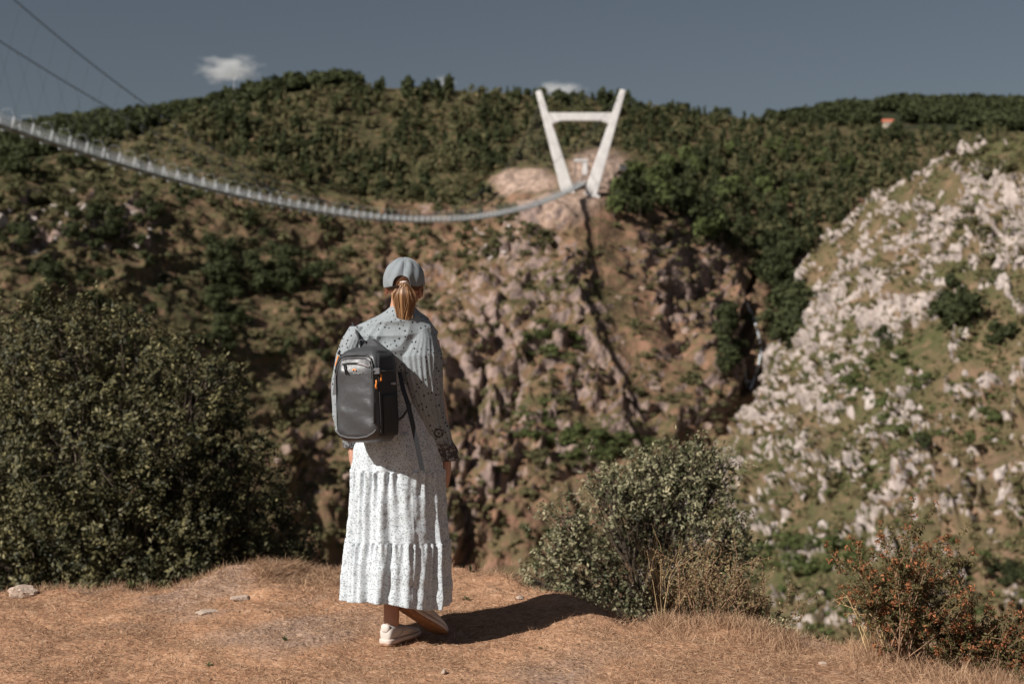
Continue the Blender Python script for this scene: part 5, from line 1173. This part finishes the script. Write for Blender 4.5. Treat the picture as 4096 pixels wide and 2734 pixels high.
# zipper lines over the front, arched at the top
def front(u, z, off=.003): hw_, fr = W(z); t = min(1, abs(u)/(hw_ + 1e-6)); return L(u, fr*(1) * (1 - .10*t**6) + off, z)
def fline(pts, rad, name, m, par=bodyp, flat=1.0, off=.003):
    mb = MB(); mb.tube([front(u, z, off) for u, z in pts], [rad]*len(pts), 6, flat=flat); return mb.build(name, m, par, smooth=True)
arch = [(-.098, .300), (-.095, .335), (-.082, .360), (-.055, .371), (0, .372), (.050, .368), (.076, .355), (.088, .325), (.092, .28), (.094, .18), (.095, .08)]
fline(arch, .0042, 'zipper', pip); fline([(u*.93, z - .011) for u, z in arch[:9]], .0022, 'piping', web)
fline([(-.062, .334), (-.03, .338), (.0, .3375), (.02, .335)], .0042, 'pocket_zipper', pip); fline([(.012, .336), (.04, .331), (.075, .318)], .0042, 'reflective_strip', silver)
fline([(-.101, .055), (-.085, .036), (-.05, .024), (0, .021), (.05, .027), (.085, .042), (.098, .055)], .0040, 'base_piping', web)
for u0 in (-.052, -.046): fline([(u0, .334), (u0 + .006, .315), (u0 + .016 + (u0 + .05), .292)], .0028, 'zipper_pull', pip, off=.009)
# maker's mark: an orange crescent with grey lettering
mb = MB(); ar = np.linspace(-.35, np.pi*1.0, 12); c0 = (.0, .307)
mb.loft([[front(c0[0] + q*math.cos(a), c0[1] + q*math.sin(a)*1.0, o_) for q, o_ in ((.0085, .004), (.0085, .0055), (.0035 + .0015*math.sin(a), .0055), (.0035 + .0015*math.sin(a), .004))] for a in ar]); mb.build('emblem', orange, bodyp)
cu = bpy.data.curves.new('lettering', 'FONT'); cu.body = 'lowepro'; cu.size = .0135; cu.align_x = 'CENTER'; cu.extrude = .0003; tmp = bpy.data.objects.new('tmp', cu); COL.objects.link(tmp)
bpy.context.view_layer.update(); me = bpy.data.meshes.new_from_object(tmp.evaluated_get(bpy.context.evaluated_depsgraph_get())); bpy.data.objects.remove(tmp); me.materials.clear(); me.materials.append(txt)
co_ = np.empty(len(me.vertices)*3); me.vertices.foreach_get('co', co_); co_ = co_.reshape(-1, 3); me.vertices.foreach_set('co', np.array([front(.018 + a, .292 + b, .0045 + c) for a, b, c in co_]).ravel()); me.name = 'lettering'; ob('lettering', me, bodyp)
# top: padded yoke, grab handle
mb = MB(); mb.loft([[L(u, n_, z) for u, n_, z in ((-.062, -.07, .37), (.085, -.07, .37), (.085, .02, .385), (-.062, .02, .385))], [L(u, n_, z) for u, n_, z in ((-.050, -.082, .405), (.062, -.082, .400), (.055, -.045, .405), (-.045, -.045, .408))], [L(u, n_, z) for u, n_, z in ((-.032, -.088, .440), (.004, -.088, .442), (.004, -.070, .442), (-.030, -.070, .440))]]); mb.build('top_yoke', nyl, pack, smooth=False, bevel=.006)
mb = MB(); mb.tube([L(-.070, -.06, .395), L(-.066, -.055, .425), L(-.045, -.05, .440), L(-.024, -.055, .43), L(-.02, -.06, .40)], [.006]*5, 8, flat=.5); mb.build('grab_handle', pip, pack, smooth=True)
# shoulder straps: over the left shoulder, and over the right under the blouse fold
for (a_, b_, c_, d_) in ((L(-.06, -.085, .37), Q(362, 334, -.10) + O - PC, Q(358, 324, -.03) + O - PC, Q(357, 332, .09) + O - PC),):
    mb = MB(); mb.tube([a_, b_, c_, d_], [.022, .024, .024, .022], 8, flat=.25); mb.build('shoulder_strap', nyd, pack, smooth=True)
# compression straps and buckle
mb = MB(); mb.tube([L(.088, W(.30)[1] + .002, .302), L(.112, .055, .300), L(.116, .0, .300), L(.112, -.05, .302)], [.010]*4, 6, flat=.25); mb.build('compression_strap', web, pack)
mb = MB(); mb.box(L(.108, .072, .300), (.030, .012, .026), np.stack([sS, nN, (0, 0, 1)], 1)); mb.build('buckle', web, pack, bevel=.003)
mb = MB(); mb.tube([L(.120, -.02, .245), L(.121, -.045, .245)], [.006]*2, 6); mb.build('label_tab', silver, pack)
for nm, pts in (('zipper_pull', [(.100, .070, .262), (.102, .072, .250), (.099, .074, .238), (.102, .072, .226)]), ('zipper_pull', [(.113, .052, .286), (.115, .054, .272), (.114, .054, .258)]), ('zipper_pull', [(-.102, .045, .372), (-.108, .046, .355), (-.112, .050, .338), (-.113, .048, .320)])):
    mb = MB(); mb.tube([L(*p) for p in pts], np.array([.0045, .003, .0048, .004])[:len(pts)], 8); mb.build(nm, orange, pack, smooth=True)
mb = MB(); mb.tube([L(-.104, .02, .375), L(-.112, .03, .382), L(-.100, .035, .392)], [.008]*3, 6, flat=.5); mb.build('side_loop', pip, pack)
mb = MB(); ribbon(mb, [L(-.116, .04, .315), L(-.120, .045, .28), L(-.126, .045, .235), L(-.131, .045, .205)], [.009, .008, .008, .009], sS); mb.build('hanging_strap', web, pack)
mb = MB(); rv = lambda px, py, dy: Q(px, py, dy) + O - PC
ribbon(mb, [rv(402, 372, -.165), rv(405, 390, -.19), rv(409.5, 405, -.21), rv(414.5, 432, -.225), rv(418, 452, -.235), rv(421.3, 472, -.245)], [.009, .010, .0105, .0105, .0105, .0105], (1, 0, 0)); o = mb.build('hanging_strap', pip, pack); tag(o, 'long black strap hanging down over the dress')
mb = MB(); mb.tube([L(.09, -.09, .08), L(.12, -.10, .10), rv(412, 405, -.17)], [.016, .018, .012], 8, flat=.3); mb.build('hip_strap', nyd, pack)
